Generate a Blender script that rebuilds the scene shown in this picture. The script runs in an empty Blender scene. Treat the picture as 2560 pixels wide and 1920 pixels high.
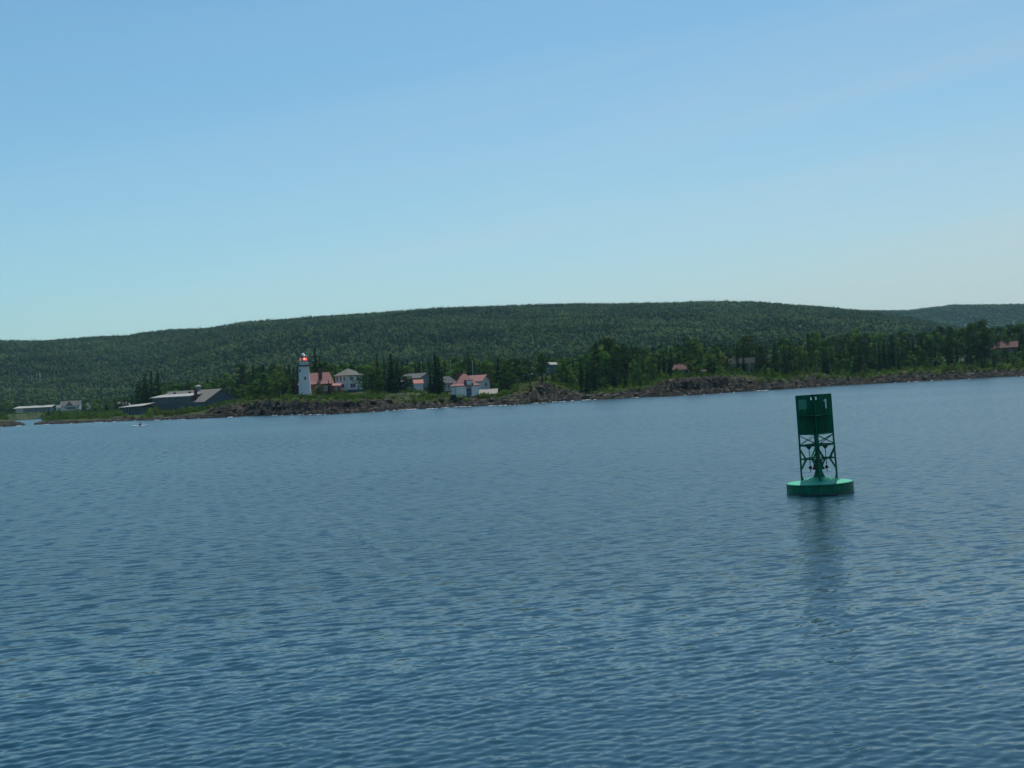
import bpy, math, random
import numpy as np
from mathutils import Vector, Matrix
random.seed(11)
RNG = np.random.default_rng(7)
SC = bpy.context.scene
COL = SC.collection
R = math.radians

# ------------------------------------------------------------------ camera
CAM_H = 4.6; FPX = 3000.0; ROLL = 2.8; PITCH = math.degrees(math.atan(14/3000))
cam_d = bpy.data.cameras.new('camera'); cam = bpy.data.objects.new('camera', cam_d); COL.objects.link(cam)
CR = Matrix.Rotation(R(90+PITCH), 3, 'X') @ Matrix.Rotation(R(-ROLL), 3, 'Z')
cam.matrix_world = Matrix.Translation((0, 0, CAM_H)) @ CR.to_4x4()
cam_d.sensor_fit = 'HORIZONTAL'; cam_d.sensor_width = 36.0; cam_d.lens = 36.0*FPX/2560
cam_d.clip_start = 0.5; cam_d.clip_end = 12000
SC.camera = cam
# ------------------------------------------------------------------ sky + sun
SUN_AZ = 14.6; SUN_EL = 64.0            # azimuth right of the view axis (+Y)
world = bpy.data.worlds.new('World'); SC.world = world; world.use_nodes = True
wn = world.node_tree; wn.nodes.clear()
sky = wn.nodes.new('ShaderNodeTexSky'); sky.sky_type = 'NISHITA'; sky.sun_disc = False
sky.sun_elevation = R(SUN_EL); sky.sun_rotation = R(SUN_AZ)
sky.altitude = 180; sky.air_density = 1.0; sky.dust_density = 1.0; sky.ozone_density = 0.7
bg = wn.nodes.new('ShaderNodeBackground'); bg.inputs[1].default_value = 0.11
def WN(t, **k):
    n = wn.nodes.new(t)
    for a_, v_ in k.items(): setattr(n, a_, v_)
    return n
def WM(op, a_, b_):
    n = WN('ShaderNodeMath', operation=op)
    for i_, q_ in enumerate((a_, b_)):
        if hasattr(q_, 'is_output'): wn.links.new(q_, n.inputs[i_])
        elif q_ is not None: n.inputs[i_].default_value = q_
    return n.outputs[0]
tn = WN('ShaderNodeMix', data_type='RGBA', blend_type='MULTIPLY'); tn.inputs[0].default_value = 1.0
tn.inputs[7].default_value = (0.59, 0.98, 1.06, 1)          # the camera's cool white balance
wn.links.new(sky.outputs[0], tn.inputs[6])
wtc = WN('ShaderNodeTexCoord'); wsx = WN('ShaderNodeSeparateXYZ'); wn.links.new(wtc.outputs['Generated'], wsx.inputs[0])
el_ = WM('MAXIMUM', wsx.outputs[2], 0.0)
low = WM('POWER', 2.718, WM('MULTIPLY', el_, -8.0))          # humid air thickens towards the horizon
side = WM('MULTIPLY_ADD', wsx.outputs[0], 0.75); side.node.inputs[2].default_value = 0.72
wmp = WN('ShaderNodeMapping', vector_type='TEXTURE'); wmp.inputs[2].default_value = (0, R(-9), 0); wmp.inputs[3].default_value = (0.55, 0.55, 0.045)
wn.links.new(wtc.outputs['Generated'], wmp.inputs[0])
wno = WN('ShaderNodeTexNoise'); wno.inputs['Scale'].default_value = 1.0; wno.inputs['Detail'].default_value = 5; wn.links.new(wmp.outputs[0], wno.inputs['Vector'])
cir = WM('MULTIPLY', WM('MAXIMUM', WM('SUBTRACT', wno.outputs[0], 0.42), 0.0), 0.45)       # thin veils of cirrus
fac = WM('MINIMUM', WM('ADD', WM('MULTIPLY', low, side), WM('MULTIPLY', cir, WM('MULTIPLY_ADD', wsx.outputs[0], 1.2))), 0.95)
for n_ in wn.nodes:
    if n_.type == 'MATH' and n_.operation == 'MULTIPLY_ADD' and n_.inputs[1].default_value > 1: n_.inputs[2].default_value = 0.75
pal = WN('ShaderNodeMix', data_type='RGBA'); wn.links.new(fac, pal.inputs[0]); wn.links.new(tn.outputs[2], pal.inputs[6]); pal.inputs[7].default_value = (5.6, 5.75, 5.85, 1)
wn.links.new(pal.outputs[2], bg.inputs[0])
wo = wn.nodes.new('ShaderNodeOutputWorld'); wn.links.new(bg.outputs[0], wo.inputs[0])
sun_d = bpy.data.lights.new('sun', 'SUN'); sun = bpy.data.objects.new('sun', sun_d); COL.objects.link(sun)
sun_d.energy = 3.6; sun_d.angle = R(0.53); sun_d.color = (0.95, 0.95, 0.88)
sd = Vector((math.sin(R(SUN_AZ))*math.cos(R(SUN_EL)), math.cos(R(SUN_AZ))*math.cos(R(SUN_EL)), math.sin(R(SUN_EL))))
sun.rotation_euler = sd.to_track_quat('Z', 'Y').to_euler(); sun.location = (0, 0, 300)
SC.view_settings.view_transform = 'Standard'; SC.view_settings.look = 'None'
SC.view_settings.exposure = 0.0; SC.view_settings.gamma = 1.0
SC.view_settings.use_curve_mapping = False
SC.cycles.max_bounces = 6; SC.cycles.transparent_max_bounces = 8
SC.cycles.sample_clamp_indirect = 4.0
SC.cycles.caustics_reflective = False; SC.cycles.caustics_refractive = False
SC.cycles.use_denoising = True
HAZE_DENSITY = 0.000062

# ------------------------------------------------------------------ measuring helpers
def ray(x, y):
    return CR @ Vector(((x-1280)/FPX, -(y-960)/FPX, -1))
def P(x, y, Y):                      # point seen at photo pixel x, y at the distance Y
    d = ray(x, y); t = Y/d.y
    return Vector((d.x*t, Y, CAM_H+d.z*t))
def G(x, y):                         # point of the water plane at a pixel
    d = ray(x, y); t = -CAM_H/d.z
    return Vector((d.x*t, d.y*t, 0))
def pix(X, Y, z):                    # inverse, only used for naming neighbours
    v = CR.transposed() @ Vector((X, Y, z-CAM_H))
    return 1280+FPX*v.x/-v.z, 960-FPX*v.y/-v.z
def mpp(Y): return Y/FPX

# ------------------------------------------------------------------ noise
def _hash(ix, iy, s):
    h = (ix*374761393 + iy*668265263 + s*1442695041) & 0xFFFFFFFF
    h = ((h ^ (h >> 13))*1274126177) & 0xFFFFFFFF
    return (h ^ (h >> 16)) & 0xFFFFFFFF
def noise2(x, y, s=0):
    x = np.asarray(x, float); y = np.asarray(y, float)
    ix = np.floor(x).astype(np.int64); iy = np.floor(y).astype(np.int64)
    fx = x-ix; fy = y-iy
    def g(dx, dy):
        a = _hash(ix+dx, iy+dy, s)/4294967296.0*2*math.pi
        return np.cos(a)*(fx-dx) + np.sin(a)*(fy-dy)
    u = fx*fx*fx*(fx*(fx*6-15)+10); v = fy*fy*fy*(fy*(fy*6-15)+10)
    a = g(0, 0)*(1-u)+g(1, 0)*u; b = g(0, 1)*(1-u)+g(1, 1)*u
    return (a*(1-v)+b*v)*1.4
def fbm(x, y, o=4, s=0, gain=0.5):
    r = 0; a = 1.0; t = 0
    for k in range(o):
        r = r + a*noise2(x*2**k, y*2**k, s+k*17); t += a; a *= gain
    return r/t
def smooth(a, b, x):
    t = np.clip((x-a)/(b-a), 0, 1); return t*t*(3-2*t)

# ------------------------------------------------------------------ object helpers
def tag(o, label=None, cat=None, group=None, kind=None):
    if label: o['label'] = label
    if cat: o['category'] = cat
    if group: o['group'] = group
    if kind: o['kind'] = kind
    return o
def empty(name, loc, rz=0, label=None, cat=None, group=None, rx=0, ry=0):
    o = bpy.data.objects.new(name, None); COL.objects.link(o)
    o.location = loc; o.rotation_euler = (rx, ry, rz); o.empty_display_size = 0.5
    return tag(o, label, cat, group)
class MB:
    def __init__(s): s.v = []; s.f = []; s.m = []
    def add(s, vs, fs, mi=0):
        n = len(s.v); s.v += [tuple(p) for p in vs]
        s.f += [tuple(i+n for i in f) for f in fs]; s.m += [mi]*len(fs); return s
    def box(s, cx, cy, cz, sx, sy, sz, rz=0, mi=0, taper=1.0):
        c, q = math.cos(rz), math.sin(rz); vs = []
        for k in (-1, 1):
            t = 1 if k < 0 else taper
            for a, b in ((-1, -1), (1, -1), (1, 1), (-1, 1)):
                x = a*sx/2*t; y = b*sy/2*t
                vs.append((cx+x*c-y*q, cy+x*q+y*c, cz+k*sz/2))
        return s.add(vs, [(3, 2, 1, 0), (4, 5, 6, 7), (0, 1, 5, 4), (1, 2, 6, 5), (2, 3, 7, 6), (3, 0, 4, 7)], mi)
    def tube(s, a, b, r0, r1=None, n=8, mi=0, cap=True):
        a = Vector(a); b = Vector(b); r1 = r0 if r1 is None else r1
        z = (b-a).normalized(); x = z.orthogonal().normalized(); y = z.cross(x); vs = []
        for p, r in ((a, r0), (b, r1)):
            for k in range(n):
                t = 2*math.pi*k/n; vs.append(p+x*math.cos(t)*r+y*math.sin(t)*r)
        fs = [(k, (k+1) % n, n+(k+1) % n, n+k) for k in range(n)]
        if cap: fs += [tuple(range(n))[::-1], tuple(range(n, 2*n))]
        return s.add(vs, fs, mi)
    def bar(s, a, b, w, t, up=(0, 0, 1), mi=0):           # flat steel bar
        a = Vector(a); b = Vector(b); z = (b-a).normalized()
        x = z.cross(Vector(up)); x = x.normalized() if x.length > 1e-4 else z.orthogonal().normalized()
        y = z.cross(x); vs = []
        for p in (a, b):
            for i, j in ((-1, -1), (1, -1), (1, 1), (-1, 1)): vs.append(p+x*i*w/2+y*j*t/2)
        return s.add(vs, [(3, 2, 1, 0), (4, 5, 6, 7), (0, 1, 5, 4), (1, 2, 6, 5), (2, 3, 7, 6), (3, 0, 4, 7)], mi)
    def lathe(s, prof, n=32, c=(0, 0, 0), mi=0, ph=0):
        vs = []
        for r, z in prof:
            for k in range(n):
                t = 2*math.pi*k/n+ph; vs.append((c[0]+r*math.cos(t), c[1]+r*math.sin(t), c[2]+z))
        fs = []
        for i in range(len(prof)-1):
            for k in range(n): fs.append((i*n+k, i*n+(k+1) % n, (i+1)*n+(k+1) % n, (i+1)*n+k))
        if prof[0][0] > 1e-6: fs.append(tuple(range(n))[::-1])
        if prof[-1][0] > 1e-6: fs.append(tuple(range((len(prof)-1)*n, len(prof)*n)))
        return s.add(vs, fs, mi)
    def poly(s, pts, thick, mi=0):                          # planar polygon given thickness along its normal
        pts = [Vector(p) for p in pts]; n = (pts[1]-pts[0]).cross(pts[2]-pts[0]).normalized()*thick
        k = len(pts)
        return s.add(pts+[p-n for p in pts], [tuple(range(k)), tuple(range(k, 2*k))[::-1]] +
                     [(i, i+k, (i+1) % k+k, (i+1) % k) for i in range(k)], mi)
    def build(s, name, mats, parent=None, smooth_=False, bevel=0):
        me = bpy.data.meshes.new(name); me.from_pydata([tuple(p) for p in s.v], [], s.f)
        for m in (mats if isinstance(mats, (list, tuple)) else [mats]): me.materials.append(m)
        me.polygons.foreach_set('material_index', s.m)
        if smooth_: me.polygons.foreach_set('use_smooth', [True]*len(s.f))
        me.update(); o = bpy.data.objects.new(name, me); COL.objects.link(o)
        if parent: o.parent = parent
        if bevel:
            b = o.modifiers.new('bevel', 'BEVEL'); b.width = bevel; b.segments = 2; b.limit_method = 'ANGLE'
        return o
def np_mesh(name, V, F, mats, col=None, attrs=None, smooth_=False, parent=None, fcol=None, link=True):
    V = np.asarray(V, np.float32); F = np.asarray(F, np.int32); k = F.shape[1]; nf = len(F)
    me = bpy.data.meshes.new(name)
    me.vertices.add(len(V)); me.vertices.foreach_set('co', V.ravel())
    me.loops.add(nf*k); me.loops.foreach_set('vertex_index', F.ravel())
    me.polygons.add(nf); me.polygons.foreach_set('loop_start', np.arange(0, nf*k, k, dtype=np.int32))
    me.polygons.foreach_set('loop_total', np.full(nf, k, np.int32))
    if smooth_: me.polygons.foreach_set('use_smooth', np.ones(nf, bool))
    me.update(calc_edges=True)
    if col is not None:
        a = me.attributes.new('tint', 'FLOAT_COLOR', 'POINT')
        c = np.ones((len(V), 4), np.float32); c[:, :3] = col; a.data.foreach_set('color', c.ravel())
    for n_, val in (attrs or {}).items():
        a = me.attributes.new(n_, 'FLOAT', 'POINT'); a.data.foreach_set('value', np.asarray(val, np.float32))
    me.materials.append(mats)
    o = bpy.data.objects.new(name, me)
    if link: COL.objects.link(o)
    if parent: o.parent = parent
    return o

# ------------------------------------------------------------------ materials
def nmat(name):
    m = bpy.data.materials.new(name); m.use_nodes = True; nt = m.node_tree; nt.nodes.clear()
    out = nt.nodes.new('ShaderNodeOutputMaterial'); return m, nt, out
def N(nt, t, **kw):
    n = nt.nodes.new(t)
    for k, v in kw.items():
        if k.startswith('i'): n.inputs[int(k[1:])].default_value = v
        else: setattr(n, k, v)
    return n
def mk(name, c, rough=0.6, var=0.15, scale=2.0, metal=0.0, bump=0.0, c2=None, stretch=(1, 1, 1), spec=0.5, detail=5):
    m, nt, out = nmat(name); L = nt.links.new
    b = N(nt, 'ShaderNodeBsdfPrincipled'); b.inputs['Roughness'].default_value = rough; b.inputs['Metallic'].default_value = metal
    b.inputs['Specular IOR Level'].default_value = spec
    tc = N(nt, 'ShaderNodeTexCoord'); mp = N(nt, 'ShaderNodeMapping'); mp.inputs[3].default_value = stretch
    no = N(nt, 'ShaderNodeTexNoise'); no.inputs['Scale'].default_value = scale; no.inputs['Detail'].default_value = detail
    L(tc.outputs['Object'], mp.inputs[0]); L(mp.outputs[0], no.inputs['Vector'])
    cr = N(nt, 'ShaderNodeValToRGB'); e = cr.color_ramp.elements
    c = tuple(c)
    e[0].position = 0.3; e[1].position = 0.7
    e[0].color = tuple(v*(1-var) for v in c)+(1,)
    e[1].color = tuple(c2)+(1,) if c2 else tuple(min(1, v*(1+var)) for v in c)+(1,)
    L(no.outputs[0], cr.inputs[0]); L(cr.outputs[0], b.inputs['Base Color'])
    if bump:
        bp = N(nt, 'ShaderNodeBump'); bp.inputs['Strength'].default_value = bump; bp.inputs['Distance'].default_value = 0.05
        L(no.outputs[0], bp.inputs['Height']); L(bp.outputs[0], b.inputs['Normal'])
    L(b.outputs[0], out.inputs[0]); return m
def foliage_mat(name, base, tr=0.3, vary=0.35):
    """leaf material: albedo = tint attribute x base, shifted a little per plant; thin leaves let light through"""
    m, nt, out = nmat(name); L = nt.links.new
    at = N(nt, 'ShaderNodeAttribute', attribute_name='tint'); oi = N(nt, 'ShaderNodeObjectInfo')
    mx = N(nt, 'ShaderNodeMix', data_type='RGBA', blend_type='MULTIPLY'); mx.inputs[0].default_value = 1.0
    L(at.outputs['Color'], mx.inputs[6]); mx.inputs[7].default_value = tuple(base)+(1,)
    mr = N(nt, 'ShaderNodeMapRange'); mr.inputs[3].default_value = 1-vary; mr.inputs[4].default_value = 1+vary
    L(oi.outputs['Random'], mr.inputs[0])
    h = N(nt, 'ShaderNodeHueSaturation'); L(mx.outputs[2], h.inputs['Color']); L(mr.outputs[0], h.inputs['Value'])
    mh = N(nt, 'ShaderNodeMapRange'); mh.inputs[3].default_value = 0.475; mh.inputs[4].default_value = 0.52
    ml = N(nt, 'ShaderNodeMath', operation='MULTIPLY'); ml.inputs[1].default_value = 7.31
    fr = N(nt, 'ShaderNodeMath', operation='FRACT'); L(oi.outputs['Random'], ml.inputs[0]); L(ml.outputs[0], fr.inputs[0])
    L(fr.outputs[0], mh.inputs[0]); L(mh.outputs[0], h.inputs['Hue'])
    d = N(nt, 'ShaderNodeBsdfDiffuse'); t = N(nt, 'ShaderNodeBsdfTranslucent'); ms = N(nt, 'ShaderNodeMixShader'); ms.inputs[0].default_value = tr
    L(h.outputs[0], d.inputs[0]); L(h.outputs[0], t.inputs[0]); L(d.outputs[0], ms.inputs[1]); L(t.outputs[0], ms.inputs[2])
    L(ms.outputs[0], out.inputs[0]); return m

M = {}
M['white'] = mk('white_painted_wall', (0.72, 0.72, 0.70), 0.6, 0.06, 1.5)
M['white_brick'] = mk('white_painted_brick', (0.66, 0.68, 0.68), 0.65, 0.10, 2.5, stretch=(1, 1, 3))
M['cream'] = mk('cream_wall', (0.50, 0.49, 0.45), 0.7, 0.1, 1.5)
M['grey_wall'] = mk('grey_clapboard', (0.15, 0.18, 0.20), 0.7, 0.12, 2.0, stretch=(0.3, 0.3, 5))
M['slate_wall'] = mk('slate_blue_wall', (0.09, 0.12, 0.15), 0.9, 0.15, 2.0, stretch=(0.3, 0.3, 5), spec=0.15)
M['brick'] = mk('red_brick', (0.22, 0.055, 0.05), 0.8, 0.25, 4.0, stretch=(1, 1, 3))
M['dark_brick'] = mk('dark_red_brick', (0.10, 0.035, 0.035), 0.8, 0.25, 4.0)
M['pink_roof'] = mk('faded_red_roof', (0.36, 0.165, 0.15), 0.85, 0.12, 3.0, spec=0.15, stretch=(6, 1, 1))
M['red_roof'] = mk('red_roof', (0.42, 0.09, 0.07), 0.7, 0.15, 3.0)
M['dull_red_roof'] = mk('dull_red_roof', (0.15, 0.075, 0.065), 0.85, 0.15, 3.0, spec=0.15)
M['grey_roof'] = mk('grey_shingle_roof', (0.13, 0.125, 0.12), 0.85, 0.15, 2.5, spec=0.15, stretch=(1, 1, 4))
M['brown_roof'] = mk('brown_shingle_roof', (0.15, 0.13, 0.115), 0.9, 0.15, 2.5, stretch=(1, 1, 4))
M['pale_roof'] = mk('pale_roof', (0.36, 0.34, 0.31), 0.85, 0.12, 2.5, spec=0.15)
M['dark_roof'] = mk('dark_mossy_roof', (0.035, 0.036, 0.034), 0.95, 0.3, 1.5, spec=0.1)
M['glass'] = mk('dark_window_glass', (0.03, 0.045, 0.06), 0.12, 0.2, 1.0)
M['wood'] = mk('weathered_wood', (0.13, 0.10, 0.08), 0.8, 0.3, 3.0, stretch=(1, 1, 0.2))
M['planks'] = mk('grey_planks', (0.25, 0.215, 0.18), 0.8, 0.25, 2.0, stretch=(0.3, 4, 1))
M['dark'] = mk('dark_painted_metal', (0.015, 0.016, 0.018), 0.4, 0.2, 3.0)
M['steel'] = mk('galvanised_steel', (0.35, 0.36, 0.36), 0.5, 0.15, 3.0)
M['bark'] = mk('bark', (0.075, 0.055, 0.042), 0.9, 0.3, 6.0, stretch=(1, 1, 0.3))
M['birch_bark'] = mk('pale_bark', (0.22, 0.20, 0.17), 0.8, 0.35, 5.0)
M['boulder'] = mk('boulder_rock', (0.03, 0.025, 0.021), 0.9, 0.35, 1.2, bump=0.6, c2=(0.085, 0.072, 0.06), spec=0.15)
M['driftwood'] = mk('bleached_driftwood', (0.55, 0.52, 0.47), 0.8, 0.2, 3.0)
M['buoy_green'] = mk('buoy_green_paint', (0.0005, 0.125, 0.064), 0.5, 0.38, 2.6, spec=0.2, stretch=(3.5, 3.5, 0.7))
M['buoy_deck'] = mk('pale_green_paint', (0.035, 0.36, 0.19), 0.5, 0.12, 2.5, c2=(0.05, 0.45, 0.26))  # lighter green than the hull and tower
M['buoy_dark'] = mk('stained_green_paint', (0.003, 0.035, 0.022), 0.5, 0.3, 4.0)
M['panel_green'] = mk('green_reflective_film', (0.004, 0.27, 0.17), 0.3, 0.05, 2.0)
M['numeral'] = mk('silver_white_film', (0.75, 0.78, 0.78), 0.4, 0.05, 2.0)
M['bronze'] = mk('dark_bronze', (0.05, 0.045, 0.035), 0.4, 0.3, 5.0, metal=0.7)
M['kayak'] = mk('white_kayak_shell', (0.85, 0.85, 0.83), 0.25, 0.03, 2.0)
M['skin'] = mk('skin', (0.42, 0.25, 0.18), 0.6, 0.05, 5.0)
M['shirt'] = mk('dark_red_vest', (0.07, 0.015, 0.02), 0.8, 0.1, 5.0)
M['hair'] = mk('dark_hair', (0.02, 0.014, 0.01), 0.7, 0.2, 20.0)
M['spruce'] = foliage_mat('spruce_needles', (0.036, 0.066, 0.027), 0.2)
M['pine'] = foliage_mat('pine_needles', (0.052, 0.088, 0.028), 0.2)
M['leaf'] = foliage_mat('broad_leaves', (0.085, 0.155, 0.030), 0.35)
M['bush'] = foliage_mat('shrub_leaves', (0.115, 0.175, 0.036), 0.4)
M['hillwood'] = foliage_mat('hill_forest_leaves', (1, 1, 1), 0.2, 0.0)

def emis(name, c, s):
    m, nt, out = nmat(name); e = N(nt, 'ShaderNodeEmission'); e.inputs[0].default_value = tuple(c)+(1,); e.inputs[1].default_value = s
    nt.links.new(e.outputs[0], out.inputs[0]); return m
M['lamp_red'] = emis('lit_red_lens', (1.0, 0.06, 0.05), 1.6)
M['lamp_core'] = emis('lit_red_lamp', (1.0, 0.22, 0.18), 3.2)
def thin_glass():
    m, nt, out = nmat('lantern_glass'); L = nt.links.new
    g = N(nt, 'ShaderNodeBsdfGlossy'); g.inputs['Roughness'].default_value = 0.05
    t = N(nt, 'ShaderNodeBsdfTransparent'); t.inputs[0].default_value = (0.85, 0.88, 0.88, 1)
    f = N(nt, 'ShaderNodeFresnel'); ms = N(nt, 'ShaderNodeMixShader'); L(f.outputs[0], ms.inputs[0]); L(t.outputs[0], ms.inputs[1]); L(g.outputs[0], ms.inputs[2])
    L(ms.outputs[0], out.inputs[0]); return m
M['lantern_glass'] = thin_glass()

# ================================================================== SHORELINE + TERRAIN
SHORE = [(-500, 1092), (0, 1068), (29, 1066), (68, 1063), (101, 1061.5), (145, 1060), (188, 1058.6), (217, 1056.5), (275, 1055), (318, 1052.5), (384, 1051),
         (420, 1049), (471, 1048), (529, 1045), (572, 1043.5), (610, 1040.5), (660, 1039), (720, 1037.5), (771, 1037), (821, 1036), (878, 1033), (922, 1030.5),
         (973, 1027), (1032, 1023.5), (1090, 1021.5), (1119, 1018), (1206, 1015), (1280, 1013), (1327, 1009), (1399, 1004), (1464, 1000.5), (1560, 996), (1600, 993.5),
         (1681, 990.5), (1763, 985.5), (1828, 981), (1920, 975.5), (1960, 973.5), (2036, 967.5), (2128, 962.5), (2240, 956.5), (2327, 952), (2399, 948), (2486, 943),
         (2560, 940.5), (3100, 912)]
sh = np.array([[p.x/p.y, p.y] for p in (G(x, y) for x, y in SHORE)])
def Ys(u):
    j = 1.6*noise2(np.asarray(u)*90, np.zeros_like(np.asarray(u, float))+3.3) + 0.9*noise2(np.asarray(u)*330, np.zeros_like(np.asarray(u, float))+8.1)
    return np.interp(u, sh[:, 0], sh[:, 1]) + j*1.6
RTOP = [(-500, 1056), (0, 1052), (30, 1052), (60, 1058), (66, 1066), (80, 1066), (86, 1057), (107, 1053.5), (150, 1051), (320, 1046), (400, 1042), (500, 1032), (540, 1019), (600, 1008), (650, 1002),
        (720, 1001), (850, 1003), (960, 1000), (1050, 1003), (1130, 1000), (1200, 999), (1280, 990), (1300, 978), (1330, 972), (1375, 964), (1420, 972), (1450, 981), (1500, 984), (1560, 976),
        (1633, 967), (1662, 953), (1763, 948), (1844, 942), (1893, 948), (1960, 950), (2007, 943), (2041, 939), (2122, 945), (2209, 938), (2282, 929), (2412, 928), (2455, 925), (2560, 924), (3100, 900)]
rt = []
for x, y in RTOP:
    Yd = np.interp(P(x, y, 400).x/400, sh[:, 0], sh[:, 1])+15
    p = P(x, y, Yd); rt.append((p.x/p.y, p.z))
rt = np.array(rt)
def ux(x): return P(x, 1000, 400).x/400           # column of a photo x near the shoreline
RIDGE = [(-700, 880), (-300, 862), (0, 848), (101, 849), (255, 838), (307, 838), (370, 828), (434, 822), (521, 820), (602, 807), (741, 796), (880, 786), (1042, 774), (1192, 765), (1366, 760),
         (1504, 758), (1736, 755), (1898, 757), (2060, 768), (2176, 778), (2300, 800), (2560, 850), (3100, 900)]
RIDGE2 = [(1500, 830), (1900, 800), (2100, 778), (2176, 773), (2268, 773), (2384, 759), (2560, 757), (2800, 752), (3100, 765)]
YR, YR2 = 2100.0, 3300.0
rg = np.array([[p.x/p.y, p.z-9] for p in (P(x, y, YR) for x, y in RIDGE)])
rg2 = np.array([[p.x/p.y, p.z-9] for p in (P(x, y, YR2) for x, y in RIDGE2)])
PADS = []
def pad(x, y, Y, r): p = P(x, y, Y); PADS.append((p.x, p.y, p.z, r)); return p
def terrain(X, Y, detail=True):
    X = np.asarray(X, float); Y = np.asarray(Y, float); u = X/Y; s = Y-Ys(u)
    zr = np.interp(u, rt[:, 0], rt[:, 1])
    right = smooth(ux(1250), ux(1500), u)
    slope = 0.006 + 0.006*smooth(ux(300), ux(500), u) + 0.030*right
    rise = np.clip(s/15, 0, 1)**(0.75+0.5*(noise2(u*40, u*0+5.0)))
    z = np.where(s < 0, s*0.22, zr*rise + slope*np.clip(s-15, 0, 400)*1.0)
    # dark undercut cliff near x 1660-1830 of the photo, cliff under the lighthouse
    cl = np.maximum(smooth(ux(1640), ux(1670), u)*(1-smooth(ux(1800), ux(1850), u)), 0.55*smooth(ux(600), ux(640), u)*(1-smooth(ux(930), ux(980), u)))
    cz = np.where(s < 0, z, zr*(0.22*smooth(0, 3, s)+0.78*smooth(4.5, 8.5, s+2.6*fbm(X*0.11, Y*0.15, 3, 9))) + slope*np.clip(s-15, 0, 400))
    z = z*(1-cl)+cz*cl
    # hill
    Y0 = 820+200*(1-smooth(ux(330), ux(600), u)); t = np.clip((Y-Y0)/(YR-Y0), 0, 1.25)
    zrid = np.interp(u, rg[:, 0], rg[:, 1])
    f = 0.35*t+0.65*smooth(0, 1.0, t)
    zb = 4.4+7.6*smooth(ux(250), ux(600), u)
    hill = zb+(zrid-zb)*f + 9*np.sin(math.pi*np.clip(t, 0, 1))*fbm(X/330, Y/260, 3, 4)*2
    hill = np.where(t > 1, zb+(zrid-zb)*(1-(t-1)*1.6), hill)
    k = smooth(600, 1000, Y); z = z*(1-k)+hill*k
    # pond behind the low rock bar at the left edge
    pondw = smooth(ux(22), ux(32), u)*(1-smooth(ux(98), ux(108), u))
    pond = pondw*smooth(16, 22, s)*(1-smooth(380, 410, s))
    gap = smooth(ux(64), ux(68), u)*(1-smooth(ux(79), ux(84), u))*(1-smooth(30, 40, s))
    z = z*(1-pond)+(-1.2)*pond; z = np.where(gap > 0.01, z*(1-gap)-0.8*gap, z)
    for (px, py, pz, r) in PADS:
        d = np.sqrt((X-px)**2+(Y-py)**2); w = np.exp(-(d/r)**4)*smooth(1, 9, s); z = z*(1-w)+pz*w
    if detail:
        w = smooth(-2, 1.5, s)*(1-smooth(20, 34, s))*np.clip(np.abs(zr)/3.5, 0.25, 1.15)*(1-0.9*pond)*(1-gap)
        n1 = 1-2*np.abs(fbm(X/7.5+Y/15, Y/3.2, 3, 21)); n2 = fbm(X/2.2, Y/1.1, 3, 33); n3 = 1-2*np.abs(noise2(X/3.1+4, Y/1.7, 51))
        z = z + w*(0.95*(n1-0.55)+0.65*n2+0.45*(n3-0.5))
        # tilted ledges
        q = (z+0.05*X+0.25*noise2(X/9, Y/9, 77))/0.75; fq = q-np.floor(q)
        z = z + w*0.8*0.75*(np.floor(q)+smooth(0.25, 0.75, fq)-q)
        z = np.where(s > 24, z+0.35*fbm(X/9, Y/9, 3, 61)*(1-pond), z)
    return z

# ---- buildings' pads (x, y of the ground in the photo, distance, radius) are set before the ground is built
PD = {}
PD['lighthouse'] = pad(763, 986, 418, 6)
PD['keepers'] = pad(792, 984, 426, 10)
PD['white_house'] = pad(873, 976, 436, 9)
PD['shed'] = pad(1046, 976, 428, 5)
PD['grey_house'] = pad(1042, 966, 482, 9)
PD['boathouse'] = pad(1163, 990, 392, 7)
PD['hip_house'] = pad(1118, 976, 450, 7)
PD['pink_house'] = pad(1196, 972, 432, 7)
PD['cabin'] = pad(1380, 934, 462, 7)
PD['deck'] = pad(1334, 960, 390, 8)
PD['cottage'] = pad(1706, 938, 447, 8)
PD['kiosk'] = pad(1760, 944, 430, 3)
PD['blue_house'] = pad(1856, 936, 470, 9)
PD['brown_house'] = pad(2516, 893, 552, 13)
PD['lodge'] = pad(450, 1029, 462, 20)
PD['wing'] = pad(343, 1037, 462, 9)
PD['motel'] = pad(87, 1030, 930, 18)
PD['dormer_cottage'] = pad(179, 1024.5, 905, 12)
PD['lawn'] = pad(900, 981, 424, 10)
PD['lawn2'] = pad(985, 983, 418, 14)

def grid_mesh(name, us, ss_, mat, yfun=None, zfun=None, attr=None):
    U, S_ = np.meshgrid(us, ss_); Y = (Ys(U)+S_) if yfun is None else yfun(U, S_)
    X = U*Y; Z = zfun(X, Y)
    V = np.stack([X, Y, Z], -1).reshape(-1, 3); nu = len(us); nr = len(ss_)
    i = np.arange(nr-1)[:, None]*nu+np.arange(nu-1)[None, :]
    F = np.stack([i, i+1, i+1+nu, i+nu], -1).reshape(-1, 4)
    return np_mesh(name, V, F, mat, attrs={'inland': (Y-Ys(U)).ravel()} if attr else None, smooth_=True)

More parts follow.
